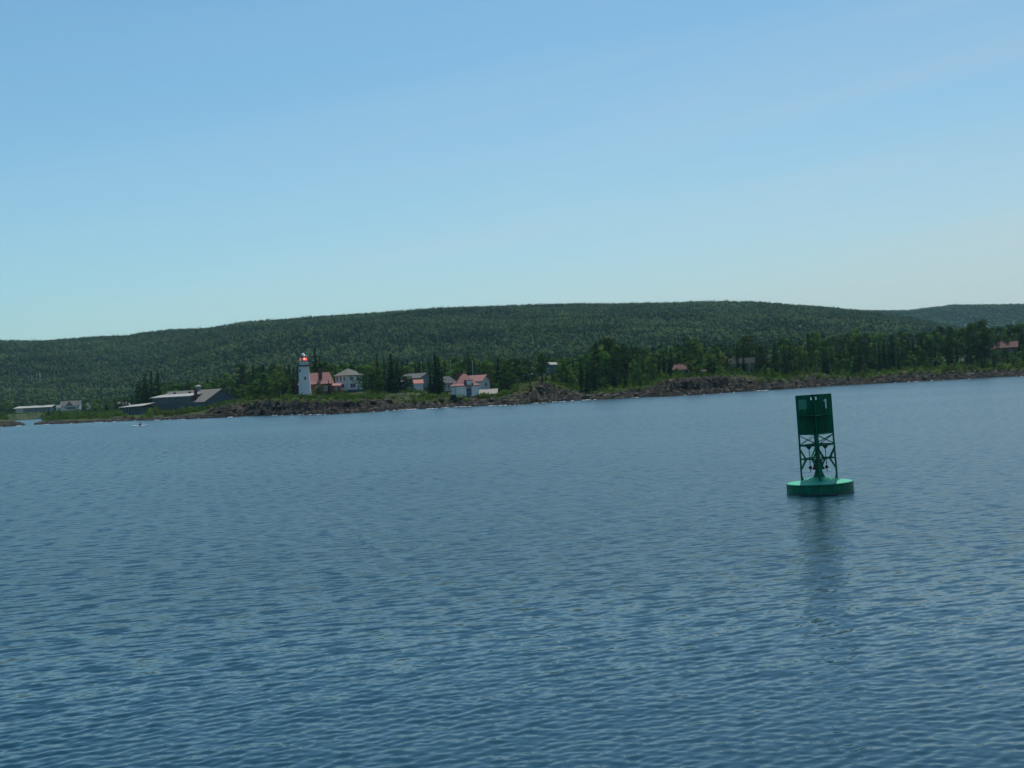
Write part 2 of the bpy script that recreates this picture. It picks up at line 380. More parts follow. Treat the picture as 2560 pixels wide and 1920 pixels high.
def ground_mat(rocky):
    m, nt, out = nmat('shore_rock_and_turf' if rocky else 'meadow'); L = nt.links.new
    b = N(nt, 'ShaderNodeBsdfPrincipled'); b.inputs['Roughness'].default_value = 0.9; b.inputs['Specular IOR Level'].default_value = 0.12
    tc = N(nt, 'ShaderNodeTexCoord')
    def nz(sc, det, st=(1, 1, 1)):
        mp = N(nt, 'ShaderNodeMapping'); mp.inputs[3].default_value = st; L(tc.outputs['Object'], mp.inputs[0])
        n = N(nt, 'ShaderNodeTexNoise'); n.inputs['Scale'].default_value = sc; n.inputs['Detail'].default_value = det
        L(mp.outputs[0], n.inputs['Vector']); return n
    def ramp(src, stops):
        c = N(nt, 'ShaderNodeValToRGB'); e = c.color_ramp.elements
        while len(e) < len(stops): e.new(0.5)
        for k, (p_, col) in enumerate(stops): e[k].position = p_; e[k].color = tuple(col)+(1,)
        L(src, c.inputs[0]); return c
    rock = ramp(nz(0.55, 8, (1, 1, 3)).outputs[0], [(0.36, (0.006, 0.005, 0.0048)), (0.48, (0.020, 0.016, 0.0135)), (0.58, (0.040, 0.032, 0.026)), (0.69, (0.145, 0.122, 0.10))])
    turf = ramp(nz(0.12, 8).outputs[0], [(0.32, (0.014, 0.026, 0.009)), (0.48, (0.032, 0.046, 0.013)), (0.6, (0.060, 0.066, 0.022)), (0.72, (0.11, 0.10, 0.06) if rocky else (0.06, 0.062, 0.026))])
    at = N(nt, 'ShaderNodeAttribute', attribute_name='inland'); n3 = nz(0.22, 6)
    ma = N(nt, 'ShaderNodeMath', operation='MULTIPLY_ADD'); ma.inputs[1].default_value = 34.0; L(n3.outputs[0], ma.inputs[0]); L(at.outputs['Fac'], ma.inputs[2])
    mr = N(nt, 'ShaderNodeMapRange'); mr.inputs[1].default_value = 27.5 if rocky else 22; mr.inputs[2].default_value = 30.5 if rocky else 26; L(ma.outputs[0], mr.inputs[0])
    mx = N(nt, 'ShaderNodeMix', data_type='RGBA'); L(mr.outputs[0], mx.inputs[0]); L(rock.outputs[0], mx.inputs[6]); L(turf.outputs[0], mx.inputs[7])
    # wet dark line by the water: a real stain of algae and damp, 0.4 m high
    sx = N(nt, 'ShaderNodeSeparateXYZ'); L(tc.outputs['Object'], sx.inputs[0])
    wet = N(nt, 'ShaderNodeMapRange'); wet.inputs[1].default_value = 0.15; wet.inputs[2].default_value = 0.7; wet.inputs[3].default_value = 0.45; wet.inputs[4].default_value = 1.0
    L(sx.outputs[2], wet.inputs[0])
    mw = N(nt, 'ShaderNodeMix', data_type='RGBA', blend_type='MULTIPLY'); mw.inputs[0].default_value = 1; L(mx.outputs[2], mw.inputs[6]); L(wet.outputs[0], mw.inputs[7])
    L(mw.outputs[2], b.inputs['Base Color']); L(b.outputs[0], out.inputs[0]); return m
M['rocky'] = ground_mat(True); M['meadow'] = ground_mat(False)
M['forest_floor'] = mk('forest_floor', (0.015, 0.034, 0.020), 0.9, 0.4, 0.05)

us = np.concatenate([np.linspace(-0.85, -0.47, 90)[:-1], np.linspace(-0.47, 0.47, 1500), np.linspace(0.47, 0.85, 90)[1:]])
srow = np.concatenate([np.linspace(-9, -1, 8)[:-1], np.linspace(-1, 24, 90)[:-1], np.linspace(24, 40, 24)])
o = grid_mesh('rocky_shore', us, srow, M['rocky'], zfun=terrain, attr=True); tag(o, kind='structure')
us2 = us[::2]
us2 = np.unique(np.concatenate([us[:89:1], us[89:-89:2], us[-90:]]))
frac = np.concatenate([np.linspace(0, 0.4, 70)[:-1], np.linspace(0.4, 1, 40)])
o = grid_mesh('ground', us, frac, M['meadow'], yfun=lambda U, S: (Ys(U)+40)*(1-S)+1000*S, zfun=terrain, attr=True); tag(o, kind='structure')
uh = np.linspace(-0.8, 0.85, 260)
o = grid_mesh('hill', uh, np.linspace(1000, YR*1.25, 130), M['forest_floor'], yfun=lambda U, S: S, zfun=lambda X, Y: terrain(X, Y, False)); tag(o, kind='structure')
def far_z(X, Y):
    u = X/Y; t = np.clip((Y-2400)/(YR2-2400), 0, 1.2); zr = np.interp(u, rg2[:, 0], rg2[:, 1])
    f = 0.3*t+0.7*smooth(0, 1, t); z = 5+(zr-5)*f+14*np.sin(math.pi*np.clip(t, 0, 1))*fbm(X/300, Y/300, 3, 90)
    return np.where(t > 1, zr*(1-(t-1)*2), z)
o = grid_mesh('hill', np.linspace(0.05, 0.85, 120), np.linspace(2640, YR2*1.15, 60), M['forest_floor'], yfun=lambda U, S: S, zfun=far_z); tag(o, kind='structure')

# ================================================================== LAKE
def lake():
    th = np.concatenate([np.linspace(-180, -34, 60)[:-1], np.linspace(-34, -26, 60)[:-1], np.linspace(-26, 26, 1050)[:-1], np.linspace(26, 34, 60)[:-1], np.linspace(34, 180, 60)])
    th = np.radians(th)
    r = [1.5]; dr = [0.3]
    while r[-1] < 3400:
        q = r[-1]
        d = 0.35 if q < 11.5 else q*q/(4.6*1200)*0.72
        d = min(d, 60); r.append(q+d); dr.append(d)
    r = np.array(r); dr = np.array(dr)
    T, RR = np.meshgrid(th, r); X = RR*np.sin(T); Y = RR*np.cos(T)
    dth = np.gradient(th)
    DR = np.repeat(dr[:, None], len(th), 1); DT = RR*dth[None, :]
    Z = np.zeros_like(X); have = np.zeros_like(X)
    rng = np.random.default_rng(5); Nw = 320
    lam = np.exp(rng.uniform(math.log(0.13), math.log(4.5), Nw))
    main = math.radians(90+17)                                  # travel direction, crests turned a little
    ang = main+rng.normal(0, 1, Nw)*np.where(lam > 1.2, 0.36, 0.46)
    # slope spectrum: strongest near 0.5-0.9 m
    sl = np.exp(-0.5*((np.log(lam)-math.log(0.22))/0.48)**2)+0.12*np.exp(-0.5*((np.log(lam)-math.log(1.6))/0.55)**2)
    sl = sl/math.sqrt((sl**2).sum()/2)*0.086; ph = rng.uniform(0, 2*math.pi, Nw)
    e_all = (sl**2).sum()
    gust = np.clip(1.0+0.9*fbm(X/30, Y/16, 4, 5), 0.45, 1.6)
    for k in range(Nw):
        kk = 2*math.pi/lam[k]; a = sl[k]/kk; cx, cy = math.cos(ang[k]), math.sin(ang[k])
        proj = np.maximum(np.abs(cx*np.sin(T)+cy*np.cos(T))*DR, np.abs(cx*np.cos(T)-cy*np.sin(T))*DT)
        rows = np.where((lam[k]/(2.2*proj.min(axis=1))-1) > 0)[0]
        if len(rows) == 0: continue
        i1 = rows.max()+1
        w = np.clip(lam[k]/(2.2*proj[:i1])-1, 0, 1)
        Z[:i1] += w*a*np.sin(kk*(cx*X[:i1]+cy*Y[:i1])+ph[k]); have[:i1] += w*w*sl[k]**2
    Z *= gust
    Z = Z + 0.8*Z*Z                              # slightly peaked crests
    miss = np.sqrt(np.clip(1-have/e_all, 0, 1))
    nu = len(th); nr = len(r)
    i = np.arange(nr-1)[:, None]*nu+np.arange(nu-1)[None, :]
    F = np.stack([i, i+nu, i+nu+1, i+1], -1).reshape(-1, 4)
    V = np.stack([X, Y, Z], -1).reshape(-1, 3)
    m, nt, out = nmat('lake_water'); L = nt.links.new
    b = N(nt, 'ShaderNodeBsdfPrincipled'); b.inputs['Base Color'].default_value = (0.0005, 0.029, 0.048, 1)
    b.inputs['IOR'].default_value = 1.45
    tc = N(nt, 'ShaderNodeTexCoord'); geo = N(nt, 'ShaderNodeNewGeometry')
    def nz(sc, det, st, rot):
        mp = N(nt, 'ShaderNodeMapping', vector_type='TEXTURE'); mp.inputs[2].default_value = (0, 0, R(rot)); mp.inputs[3].default_value = (1/st[0], 1/st[1], 1); L(tc.outputs['Object'], mp.inputs[0])
        n = N(nt, 'ShaderNodeTexNoise', noise_dimensions='2D'); n.inputs['Scale'].default_value = sc; n.inputs['Detail'].default_value = det
        L(mp.outputs[0], n.inputs['Vector']); s_ = N(nt, 'ShaderNodeVectorMath', operation='SUBTRACT'); s_.inputs[1].default_value = (0.5, 0.5, 0.5)
        L(n.outputs['Color'], s_.inputs[0]); return s_
    fine = nz(7.0, 2, (0.7, 1.4, 1), 12); mid = nz(2.8, 3, (0.42, 1.3, 1), 15)
    sf = N(nt, 'ShaderNodeVectorMath', operation='MULTIPLY'); sf.inputs[1].default_value = (0.14, 0.20, 0); L(fine.outputs[0], sf.inputs[0])
    at = N(nt, 'ShaderNodeAttribute', attribute_name='unresolved')
    # waves too small for the mesh act as surface roughness
    rr_ = N(nt, 'ShaderNodeMapRange'); rr_.inputs[1].default_value = 0.5; rr_.inputs[3].default_value = 0.09; rr_.inputs[4].default_value = 0.24; L(at.outputs['Fac'], rr_.inputs[0]); L(rr_.outputs[0], b.inputs['Roughness'])
    patch = N(nt, 'ShaderNodeTexNoise', noise_dimensions='2D'); patch.inputs['Scale'].default_value = 0.018; patch.inputs['Detail'].default_value = 4
    mpp_ = N(nt, 'ShaderNodeMapping'); mpp_.inputs[3].default_value = (0.35, 1.0, 1); L(tc.outputs['Object'], mpp_.inputs[0]); L(mpp_.outputs[0], patch.inputs['Vector'])
    mr = N(nt, 'ShaderNodeMapRange'); mr.inputs[1].default_value = 0.3; mr.inputs[2].default_value = 0.7; mr.inputs[3].default_value = 0.65; mr.inputs[4].default_value = 1.35; L(patch.outputs[0], mr.inputs[0])
    kk = N(nt, 'ShaderNodeMath', operation='MULTIPLY'); L(at.outputs['Fac'], kk.inputs[0]); L(mr.outputs[0], kk.inputs[1])
    sm = N(nt, 'ShaderNodeVectorMath', operation='MULTIPLY'); sm.inputs[1].default_value = (0.36, 0.82, 0)
    # wind-driven ripples: short steep faces towards the boat, long gentle backs
    sp = N(nt, 'ShaderNodeSeparateXYZ'); L(mid.outputs[0], sp.inputs[0]); cb = N(nt, 'ShaderNodeCombineXYZ'); L(sp.outputs[0], cb.inputs[0])
    lo = N(nt, 'ShaderNodeMath', operation='MINIMUM'); lo.inputs[1].default_value = 0.0; L(sp.outputs[1], lo.inputs[0])
    hi = N(nt, 'ShaderNodeMath', operation='MAXIMUM'); hi.inputs[1].default_value = 0.0; L(sp.outputs[1], hi.inputs[0])
    l2 = N(nt, 'ShaderNodeMath', operation='MULTIPLY'); l2.inputs[1].default_value = 1.7; L(lo.outputs[0], l2.inputs[0])
    l3 = N(nt, 'ShaderNodeMath', operation='MAXIMUM'); l3.inputs[1].default_value = -0.20; L(l2.outputs[0], l3.inputs[0])
    h2 = N(nt, 'ShaderNodeMath', operation='MULTIPLY_ADD'); h2.inputs[1].default_value = 0.55; L(hi.outputs[0], h2.inputs[0]); L(l3.outputs[0], h2.inputs[2])
    L(h2.outputs[0], cb.inputs[1]); L(cb.outputs[0], sm.inputs[0])
    sm2 = N(nt, 'ShaderNodeVectorMath', operation='SCALE'); L(sm.outputs[0], sm2.inputs[0]); L(kk.outputs[0], sm2.inputs['Scale'])
    a1 = N(nt, 'ShaderNodeVectorMath', operation='ADD'); L(sf.outputs[0], a1.inputs[0]); L(sm2.outputs[0], a1.inputs[1])
    a2 = N(nt, 'ShaderNodeVectorMath', operation='ADD'); L(a1.outputs[0], a2.inputs[0]); L(geo.outputs['Normal'], a2.inputs[1])
    nn = N(nt, 'ShaderNodeVectorMath', operation='NORMALIZE'); L(a2.outputs[0], nn.inputs[0]); L(nn.outputs[0], b.inputs['Normal'])
    L(b.outputs[0], out.inputs[0])
    o = np_mesh('lake', V, F, m, attrs={'unresolved': miss.ravel()}, smooth_=True)
    tag(o, kind='structure'); return o
lake()

# ================================================================== PLANT PROTOTYPES
def quads(C, size, col, flat=0.0, up=None):
    """leaf / needle-spray cards: centres C (n,3), sizes, tints; random orientation, flat=1 lays them level"""
    n = len(C); a = RNG.normal(size=(n, 3)); a[:, 2] *= (1-flat); a /= np.linalg.norm(a, axis=1)[:, None]
    b = RNG.normal(size=(n, 3)); b[:, 2] *= (1-flat*0.6); b -= (b*a).sum(1)[:, None]*a; b /= np.linalg.norm(b, axis=1)[:, None]
    s = np.asarray(size)[:, None]; k = RNG.uniform(0.45, 1.0, (n, 1))
    V = np.stack([C-a*s, C-b*s*k*RNG.uniform(.6, 1.2, (n, 1)), C+a*s*RNG.uniform(.7, 1.2, (n, 1)), C+b*s*k], 1).reshape(-1, 3)
    return V, np.repeat(col, 4, axis=0)
def crown_obj(name, parts, mat, parent):
    V = np.concatenate([p[0] for p in parts]); c = np.concatenate([p[1] for p in parts])
    F = np.arange(len(V)).reshape(-1, 4); return np_mesh(name, V, F, mat, col=c, parent=parent)
def tint(n, lo=0.6, hi=1.4, warm=0.15):
    v = RNG.uniform(lo, hi, (n, 1)); w = RNG.uniform(-warm, warm, (n, 1))
    return np.concatenate([v*(1+w), v, v*(1-w)], 1)
HOLD = []
def proto_spruce(k, H=14.0, Rm=2.1, ragged=0.25):
    root = empty('spruce_tree', (0, 0, -200)); mb = MB()
    mb.tube((0, 0, -1.0), (0, 0, H*0.55), 0.17, 0.1, 7); mb.tube((0, 0, H*0.55), (0, 0, H*0.99), 0.1, 0.015, 6)
    mb.build('trunk', M['bark'], root)
    parts = []; z = H*RNG.uniform(0.05, 0.10)
    while z < H*0.985:
        f = 1-z/H; rr = Rm*(f**0.8)*min(1, 0.6+z/(H*0.25))*RNG.uniform(1-ragged, 1+ragged*0.7)+0.10
        nb = int(6+7*f)
        for b in range(nb):
            if RNG.random() < 0.10: continue
            t = RNG.uniform(0, 2*math.pi); L = rr*RNG.uniform(0.65, 1.12); m = max(2, int(L/0.26))
            q = np.linspace(0.15, 1, m); dz = -0.28*L*q**1.5+0.06*L*q+RNG.normal(0, 0.05, m)
            C = np.stack([np.cos(t)*L*q, np.sin(t)*L*q, z+dz], 1)+RNG.normal(0, 0.07, (m, 3))
            tb = tint(1, 0.55, 1.3)
            parts.append(quads(C, RNG.uniform(0.25, 0.44, m)*(0.75+0.5*f), np.repeat(tb, m, 0)*RNG.uniform(0.8, 1.25, (m, 1)), 0.45))
        z += RNG.uniform(0.26, 0.42)
    parts.append(quads(np.stack([np.zeros(5), np.zeros(5), np.linspace(H*0.95, H, 5)], 1), np.full(5, 0.14), tint(5)))
    crown_obj('crown', parts, M['spruce'], root); root['h'] = H; root['r'] = Rm; return root
def clump(c, r, n, size, tb, flat=0.2, hollow=0.5):
    d = RNG.normal(size=(n, 3)); d /= np.linalg.norm(d, axis=1)[:, None]
    rad = RNG.uniform(hollow, 1.0, (n, 1))**0.6
    C = np.asarray(c)+d*rad*np.asarray(r)
    return quads(C, RNG.uniform(0.6, 1.25, n)*size, np.repeat(tb, n, 0)*RNG.uniform(0.75, 1.3, (n, 1)), flat)
def proto_pine(k, H=16.0):
    root = empty('pine_tree', (0, 0, -200)); mb = MB(); lean = RNG.normal(0, 0.25, 2)
    def ax(z): return np.array([lean[0]*(z/H)**1.5*2, lean[1]*(z/H)**1.5*2, z])
    zs = np.linspace(-1.0, H*0.95, 7)
    for a, b in zip(zs[:-1], zs[1:]): mb.tube(ax(max(a, 0))-[0, 0, max(0, -a)], ax(b), 0.22*(1-max(a, 0)/H)+0.02, 0.22*(1-b/H)+0.02, 7)
    parts = []; z = H*RNG.uniform(0.22, 0.34)
    while z < H*0.97:
        f = z/H; spread = 2.7*math.sin(math.pi*min(1, (f-0.12)/0.9))**0.7*(1 if f < 0.8 else 0.85)
        for b in range(RNG.integers(2, 5)):
            t = RNG.uniform(0, 2*math.pi); L = spread*RNG.uniform(0.35, 1.15)
            e = ax(z)+np.array([math.cos(t)*L, math.sin(t)*L, L*0.22]); mb.tube(ax(z-0.2), e, 0.05, 0.02, 5)
            s = RNG.uniform(0.6, 1.2); parts.append(clump(e, (s*1.25, s*1.25, s*0.55), 48, 0.24, tint(1, 0.55, 1.35), 0.3))
            if L > 1.2:
                mid = ax(z)*0.5+e*0.5; parts.append(clump(mid, (s*0.8, s*0.8, s*0.4), 22, 0.24, tint(1, 0.5, 1.1), 0.3))
        z += RNG.uniform(0.65, 1.05)
    parts.append(clump(ax(H*0.96), (0.8, 0.8, 0.6), 50, 0.22, tint(1, 0.8, 1.3), 0.2))
    mb.build('trunk', M['bark'], root); crown_obj('crown', parts, M['pine'], root); root['h'] = H; root['r'] = 2.6; return root
def proto_leaf(k, H=11.0, slim=1.0):
    root = empty('broadleaf_tree', (0, 0, -200)); mb = MB(); parts = []
    mb.tube((0, 0, -1.0), (0, 0, H*0.35), 0.20, 0.14, 8); mb.tube((0, 0, H*0.35), (RNG.normal(0, 0.3), RNG.normal(0, 0.3), H*0.85), 0.14, 0.03, 6)
    n = 30; Rm = H*0.30*slim
    for i in range(n):
        f = RNG.uniform(0.16, 0.97); prof = math.sin(math.pi*min(1, (f-0.05)**0.8))**0.6
        t = RNG.uniform(0, 2*math.pi); L = Rm*prof*RNG.uniform(0.25, 1.05)
        c = np.array([math.cos(t)*L, math.sin(t)*L, H*f]); s = RNG.uniform(0.75, 1.45)*(1.15-0.5*f)
        mb.tube((0, 0, max(H*0.12, c[2]-L*0.9-0.4)), tuple(c), 0.06, 0.02, 5)
        parts.append(clump(c, (s, s, s*0.75), 62, 0.25, tint(1, 0.5, 1.5, 0.22), 0.15))
    mb.build('trunk', M['birch_bark'] if k % 2 else M['bark'], root); crown_obj('crown', parts, M['leaf'], root); root['h'] = H; root['r'] = Rm; return root
def proto_bush(k, H=2.6):
    root = empty('shrub', (0, 0, -200)); mb = MB(); parts = []
    for i in range(11):
        t = RNG.uniform(0, 2*math.pi); L = RNG.uniform(0, 1.6); f = RNG.uniform(0.25, 0.9)*(1-0.25*L/1.6)
        c = np.array([math.cos(t)*L, math.sin(t)*L, H*f]); s = RNG.uniform(0.45, 0.85)
        mb.tube((0, 0, -0.3), tuple(c), 0.04, 0.015, 5); parts.append(clump(c, (s, s, s*0.75), 42, 0.17, tint(1, 0.55, 1.5, 0.25), 0.1, 0.3))
    mb.build('stem', M['bark'], root); crown_obj('foliage', parts, M['bush'], root); root['h'] = H; root['r'] = 1.9; return root
PROTO = {'spruce': [proto_spruce(k, 14, r, g) for k, (r, g) in enumerate([(2.1, .25), (1.6, .3), (2.5, .2), (1.3, .35)])],
         'pine': [proto_pine(k) for k in range(4)], 'leaf': [proto_leaf(k, 11, s) for k, s in enumerate([1.0, 0.8, 1.15, 0.65])],
         'bush': [proto_bush(k) for k in range(4)]}
used = set()
def copy_tree(o):
    if o.name not in used: used.add(o.name); return o
    c = o.copy(); COL.objects.link(c)
    for ch in o.children:
        d = ch.copy(); COL.objects.link(d); d.parent = c
    return c
PLANTED = []
def plant(kind, X, Y, H, wide=1.0, z=None, row='', k=None, label=None, desc=None):
    src = PROTO[kind][k if k is not None else random.randrange(4)]
    z = float(terrain(X, Y)) if z is None else z
    o = copy_tree(src); s = H/src['h']
    o.location = (X, Y, z-0.1); sw = s**0.8*wide if kind != 'bush' else s*wide
    o.scale = (sw, sw, s); o.rotation_euler = (0, 0, random.uniform(0, 6.28))
    px, py = pix(X, Y, z+H)
    PLANTED.append(dict(o=o, kind=kind, x=px, H=H, row=row, label=label, desc=desc)); return o
def plant_px(kind, x, ytop, Y, wide=1.0, **kw):      # a plant seen at photo column x whose top reaches row ytop, at the distance Y
    Y = max(Y, yshore(x)+14); p = P(x, ytop, Y); z = float(terrain(p.x, p.y)); return plant(kind, p.x, p.y, max(0.8, p.z-z), wide, z, **kw)
def yshore(x): return float(np.interp(ux(x), sh[:, 0], sh[:, 1]))
exec_later = []

# ================================================================== BUILDINGS
def T(name, key, rz, label, cat='house', group=None):
    p = PD[key]; return empty(name, (p.x, p.y, p.z), rz, label, cat, group)
def window(parent, face, L, W, x, z, w, h, frame='white', name='window', bars=True):
    """window on a wall of a box L x W centred on the origin; face F (-y), R (+x), L (-x)"""
    if face == 'F': c = Vector((x, -W/2, z)); ex = Vector((1, 0, 0)); n = Vector((0, -1, 0))
    elif face == 'R': c = Vector((L/2, x, z)); ex = Vector((0, 1, 0)); n = Vector((1, 0, 0))
    else: c = Vector((-L/2, x, z)); ex = Vector((0, -1, 0)); n = Vector((-1, 0, 0))
    ez = Vector((0, 0, 1)); rz = math.atan2(ex.y, ex.x)
    def bx(mb, cx, cz, sx, sz, d, off): q = c+ex*cx+ez*cz+n*off; mb.box(q.x, q.y, q.z, sx, d, sz, rz)
    f = MB(); t = 0.1
    bx(f, 0, h/2, w+2*t, t, 0.10, 0.05); bx(f, 0, -h/2, w+2*t, t, 0.14, 0.07); bx(f, -w/2, 0, t, h-t, 0.10, 0.05); bx(f, w/2, 0, t, h-t, 0.10, 0.05)
    if bars: bx(f, 0, 0, 0.05, h-t, 0.06, 0.03)
    o = f.build(name, M[frame], parent)
    g = MB(); bx(g, 0, 0, w-t, h-t, 0.03, 0.015); g.build('pane', M['glass'], o); return o
def walls(parent, L, W, H, mat, name='wall', gable=None, x=0, y=0, z0=-1.0):
    mb = MB(); mb.box(x, y, (H+z0)/2, L, W, H-z0)
    if gable:                                    # ridge along x, gable height
        for sx in (-1, 1):
            X = x+sx*(L/2-0.1); pts = [(X, y-W/2, H), (X, y+W/2, H), (X, y, H+gable)]
            if sx > 0: mb.poly(pts, 0.2*1)
            else: mb.poly(pts[::-1], 0.2)
    return mb.build(name, M[mat], parent)
def roof_gable(parent, L, W, H, rise, mat, over=0.4, thick=0.18, x=0, y=0):
    mb = MB(); X0, X1 = x-L/2-over, x+L/2+over; k = rise/(W/2); e = W/2+over; ze = H-over*k
    for sy in (-1, 1):
        pts = [(X0, y+sy*e, ze+thick), (X1, y+sy*e, ze+thick), (X1, y, H+rise+thick), (X0, y, H+rise+thick)]
        if sy > 0: pts = pts[::-1]
        mb.poly(pts, thick)
    return mb.build('roof', M[mat], parent)
def roof_hip(parent, L, W, H, rise, ridge, mat, over=0.4, flare=0.0, x=0, y=0):
    """hip roof (ridge = half its ridge length); flare kicks the eaves out at a lower pitch"""
    mb = MB(); a, b = L/2+over, W/2+over
    rings = [[(-a, -b, H-0.12), (a, -b, H-0.12), (a, b, H-0.12), (-a, b, H-0.12)], [(-a, -b, H+0.05), (a, -b, H+0.05), (a, b, H+0.05), (-a, b, H+0.05)]]
    if flare:
        q = 0.22; a2 = a-(a-ridge)*q; b2 = b*(1-q); rings.append([(-a2, -b2, H+rise*flare), (a2, -b2, H+rise*flare), (a2, b2, H+rise*flare), (-a2, b2, H+rise*flare)])
    rings.append([(-ridge, -0.05, H+rise), (ridge, -0.05, H+rise), (ridge, 0.05, H+rise), (-ridge, 0.05, H+rise)])
    vs = [(p[0]+x, p[1]+y, p[2]) for r_ in rings for p in r_]; fs = [(3, 2, 1, 0)]
    for i in range(len(rings)-1):
        for k in range(4): fs.append((i*4+k, i*4+(k+1) % 4, i*4+4+(k+1) % 4, i*4+4+k))
    n = len(vs); fs.append((n-4, n-3, n-2, n-1)); mb.add(vs, fs)
    return mb.build('roof', M[mat], parent)
def part_box(name, parent, mat, *boxes):
    mb = MB()
    for b in boxes: mb.box(*b)
    return mb.build(name, M[mat], parent)

# ---- lighthouse
t = T('lighthouse', 'lighthouse', R(22.5), 'white octagonal brick lighthouse with black gallery and lit red lantern on the rocky point', 'lighthouse'); t.scale = (1.07, 1.07, 1.0)
mb = MB(); mb.lathe([(2.25, -1.5), (2.12, 0.0), (2.08, 0.5), (1.86, 5.0), (1.74, 9.3), (1.80, 9.6), (1.95, 9.85)], 8); mb.build('tower_wall', M['white_brick'], t)
for (a, z) in ((-128, 8.3), (-72, 5.6)):
    f = MB(); rr = 2.1-0.37*z/9.3; c = Vector((math.cos(R(a-22.5)), math.sin(R(a-22.5)), 0))*(rr*0.955); rz = R(a-22.5+90)
    f.box(c.x, c.y, z, 0.75, 0.12, 1.05, rz); w = f.build('window', M['steel'], t)
    c2 = c*1.035; g = MB(); g.box(c2.x, c2.y, z, 0.55, 0.06, 0.85, rz); g.build('pane', M['glass'], w)
mb = MB(); mb.lathe([(1.9, 9.75), (2.35, 9.80), (2.38, 10.22), (1.3, 10.23)], 8); g = mb.build('gallery', M['dark'], t)
mb = MB()
for k in range(16):
    a = 2*math.pi*k/16; mb.tube((2.2*math.cos(a), 2.2*math.sin(a), 10.1), (2.2*math.cos(a), 2.2*math.sin(a), 11.0), 0.025, n=5)
for z in (10.55, 11.0):
    for k in range(16):
        a, b = 2*math.pi*k/16, 2*math.pi*(k+1)/16; mb.tube((2.2*math.cos(a), 2.2*math.sin(a), z), (2.2*math.cos(b), 2.2*math.sin(b), z), 0.022, n=5)
mb.build('railing', M['dark'], t)
mb = MB(); mb.lathe([(1.5, 10.12), (1.5, 11.45), (1.6, 11.5)], 10); mb.build('watch_room', M['white_brick'], t)
mb = MB(); mb.lathe([(1.75, 11.5), (1.75, 11.62), (1.2, 11.63)], 10)
for k in range(10):
    a = 2*math.pi*k/10; mb.tube((1.35*math.cos(a), 1.35*math.sin(a), 11.6), (1.35*math.cos(a), 1.35*math.sin(a), 13.0), 0.05, n=5)
mb.lathe([(1.38, 12.95), (1.55, 13.0), (1.55, 13.12), (1.2, 13.14)], 10); ln = mb.build('lantern_frame', M['dark'], t)
mb = MB(); mb.lathe([(1.30, 11.63), (1.30, 12.97)], 10); mb.build('lantern_glass', M['lantern_glass'], ln)
mb = MB(); mb.lathe([(1.45, 13.12), (1.25, 13.4), (0.8, 13.8), (0.3, 14.02), (0.22, 14.1)], 20); dm = mb.build('dome', M['dark'], t)
mb = MB(); mb.lathe([(0.62, 13.62), (0.60, 13.85), (0.5, 14.1), (0.3, 14.3), (0.03, 14.4), (0.02, 14.9)], 16, (-0.15, -0.3, 0)); mb.build('glint_cap', mk('white_glint_paint', (0.88, 0.88, 0.86), 0.25, 0.03), dm)  # added white cap: the sun glint on the dome, made as paint and shape
q = Matrix.Rotation(-R(22.5), 3, 'Z')
mb = MB(); lp = [(0.5, -0.45), (0.62, -0.25), (0.66, 0), (0.62, 0.25), (0.5, 0.45)]; c = q @ Vector((0.50, -0.55, 12.3))
mb.lathe(lp, 14, c); mb.build('red_lens', M['lamp_red'], t)
mb = MB(); c = q @ Vector((0.50, -1.2, 12.3)); mb.lathe([(0.02, -0.3), (0.25, -0.22), (0.33, 0), (0.25, 0.22), (0.02, 0.3)], 14, c); mb.build('lamp', M['lamp_core'], t)
mb = MB(); c = q @ Vector((-0.1, 0, 0))
# ---- keeper's house
t = T('keepers_house', 'keepers', R(0), "red brick keeper's house with faded red roof joined behind the lighthouse")
walls(t, 10.6, 7.5, 3.3, 'brick')
roof_hip(t, 10.6, 7.5, 3.3, 4.1, 4.9, 'pink_roof', 0.6, 0.20)
for x in (0.8, 3.9): window(t, 'F', 10.6, 7.5, x, 1.7, 0.9, 1.5)
mb = MB(); mb.box(1.85, -2.3, 6.0, 1.0, 1.0, 5.2, R(45)); ch = mb.build('chimney', M['dark_brick'], t)
mb = MB(); mb.box(1.85, -2.3, 8.7, 1.25, 1.25, 0.35, R(45)); mb.build('chimney_cap', M['dark_brick'], ch)
mb = MB(); mb.box(6.9, 0.2, 0.75, 3.2, 5.0, 3.5); mb.build('lean_to', M['brick'], t)
mb = MB(); mb.poly([(5.2, -2.7, 2.55), (9.0, -2.7, 2.45), (9.0, 0.2, 3.25), (5.2, 0.2, 3.35)], 0.16); mb.build('lean_to_roof', M['pink_roof'], t)
f = MB(); f.box(7.2, -2.36, 1.5, 0.8, 0.12, 1.4); w = f.build('window', M['white'], t)
f = MB(); f.box(7.2, -2.43, 1.5, 0.5, 0.05, 1.1); f.build('pane', M['glass'], w)
mb = MB(); mb.box(-6.1, 2.2, 2.0, 2.6, 4, 5.5); mb.build('porch_wall', M['dark_brick'], t)
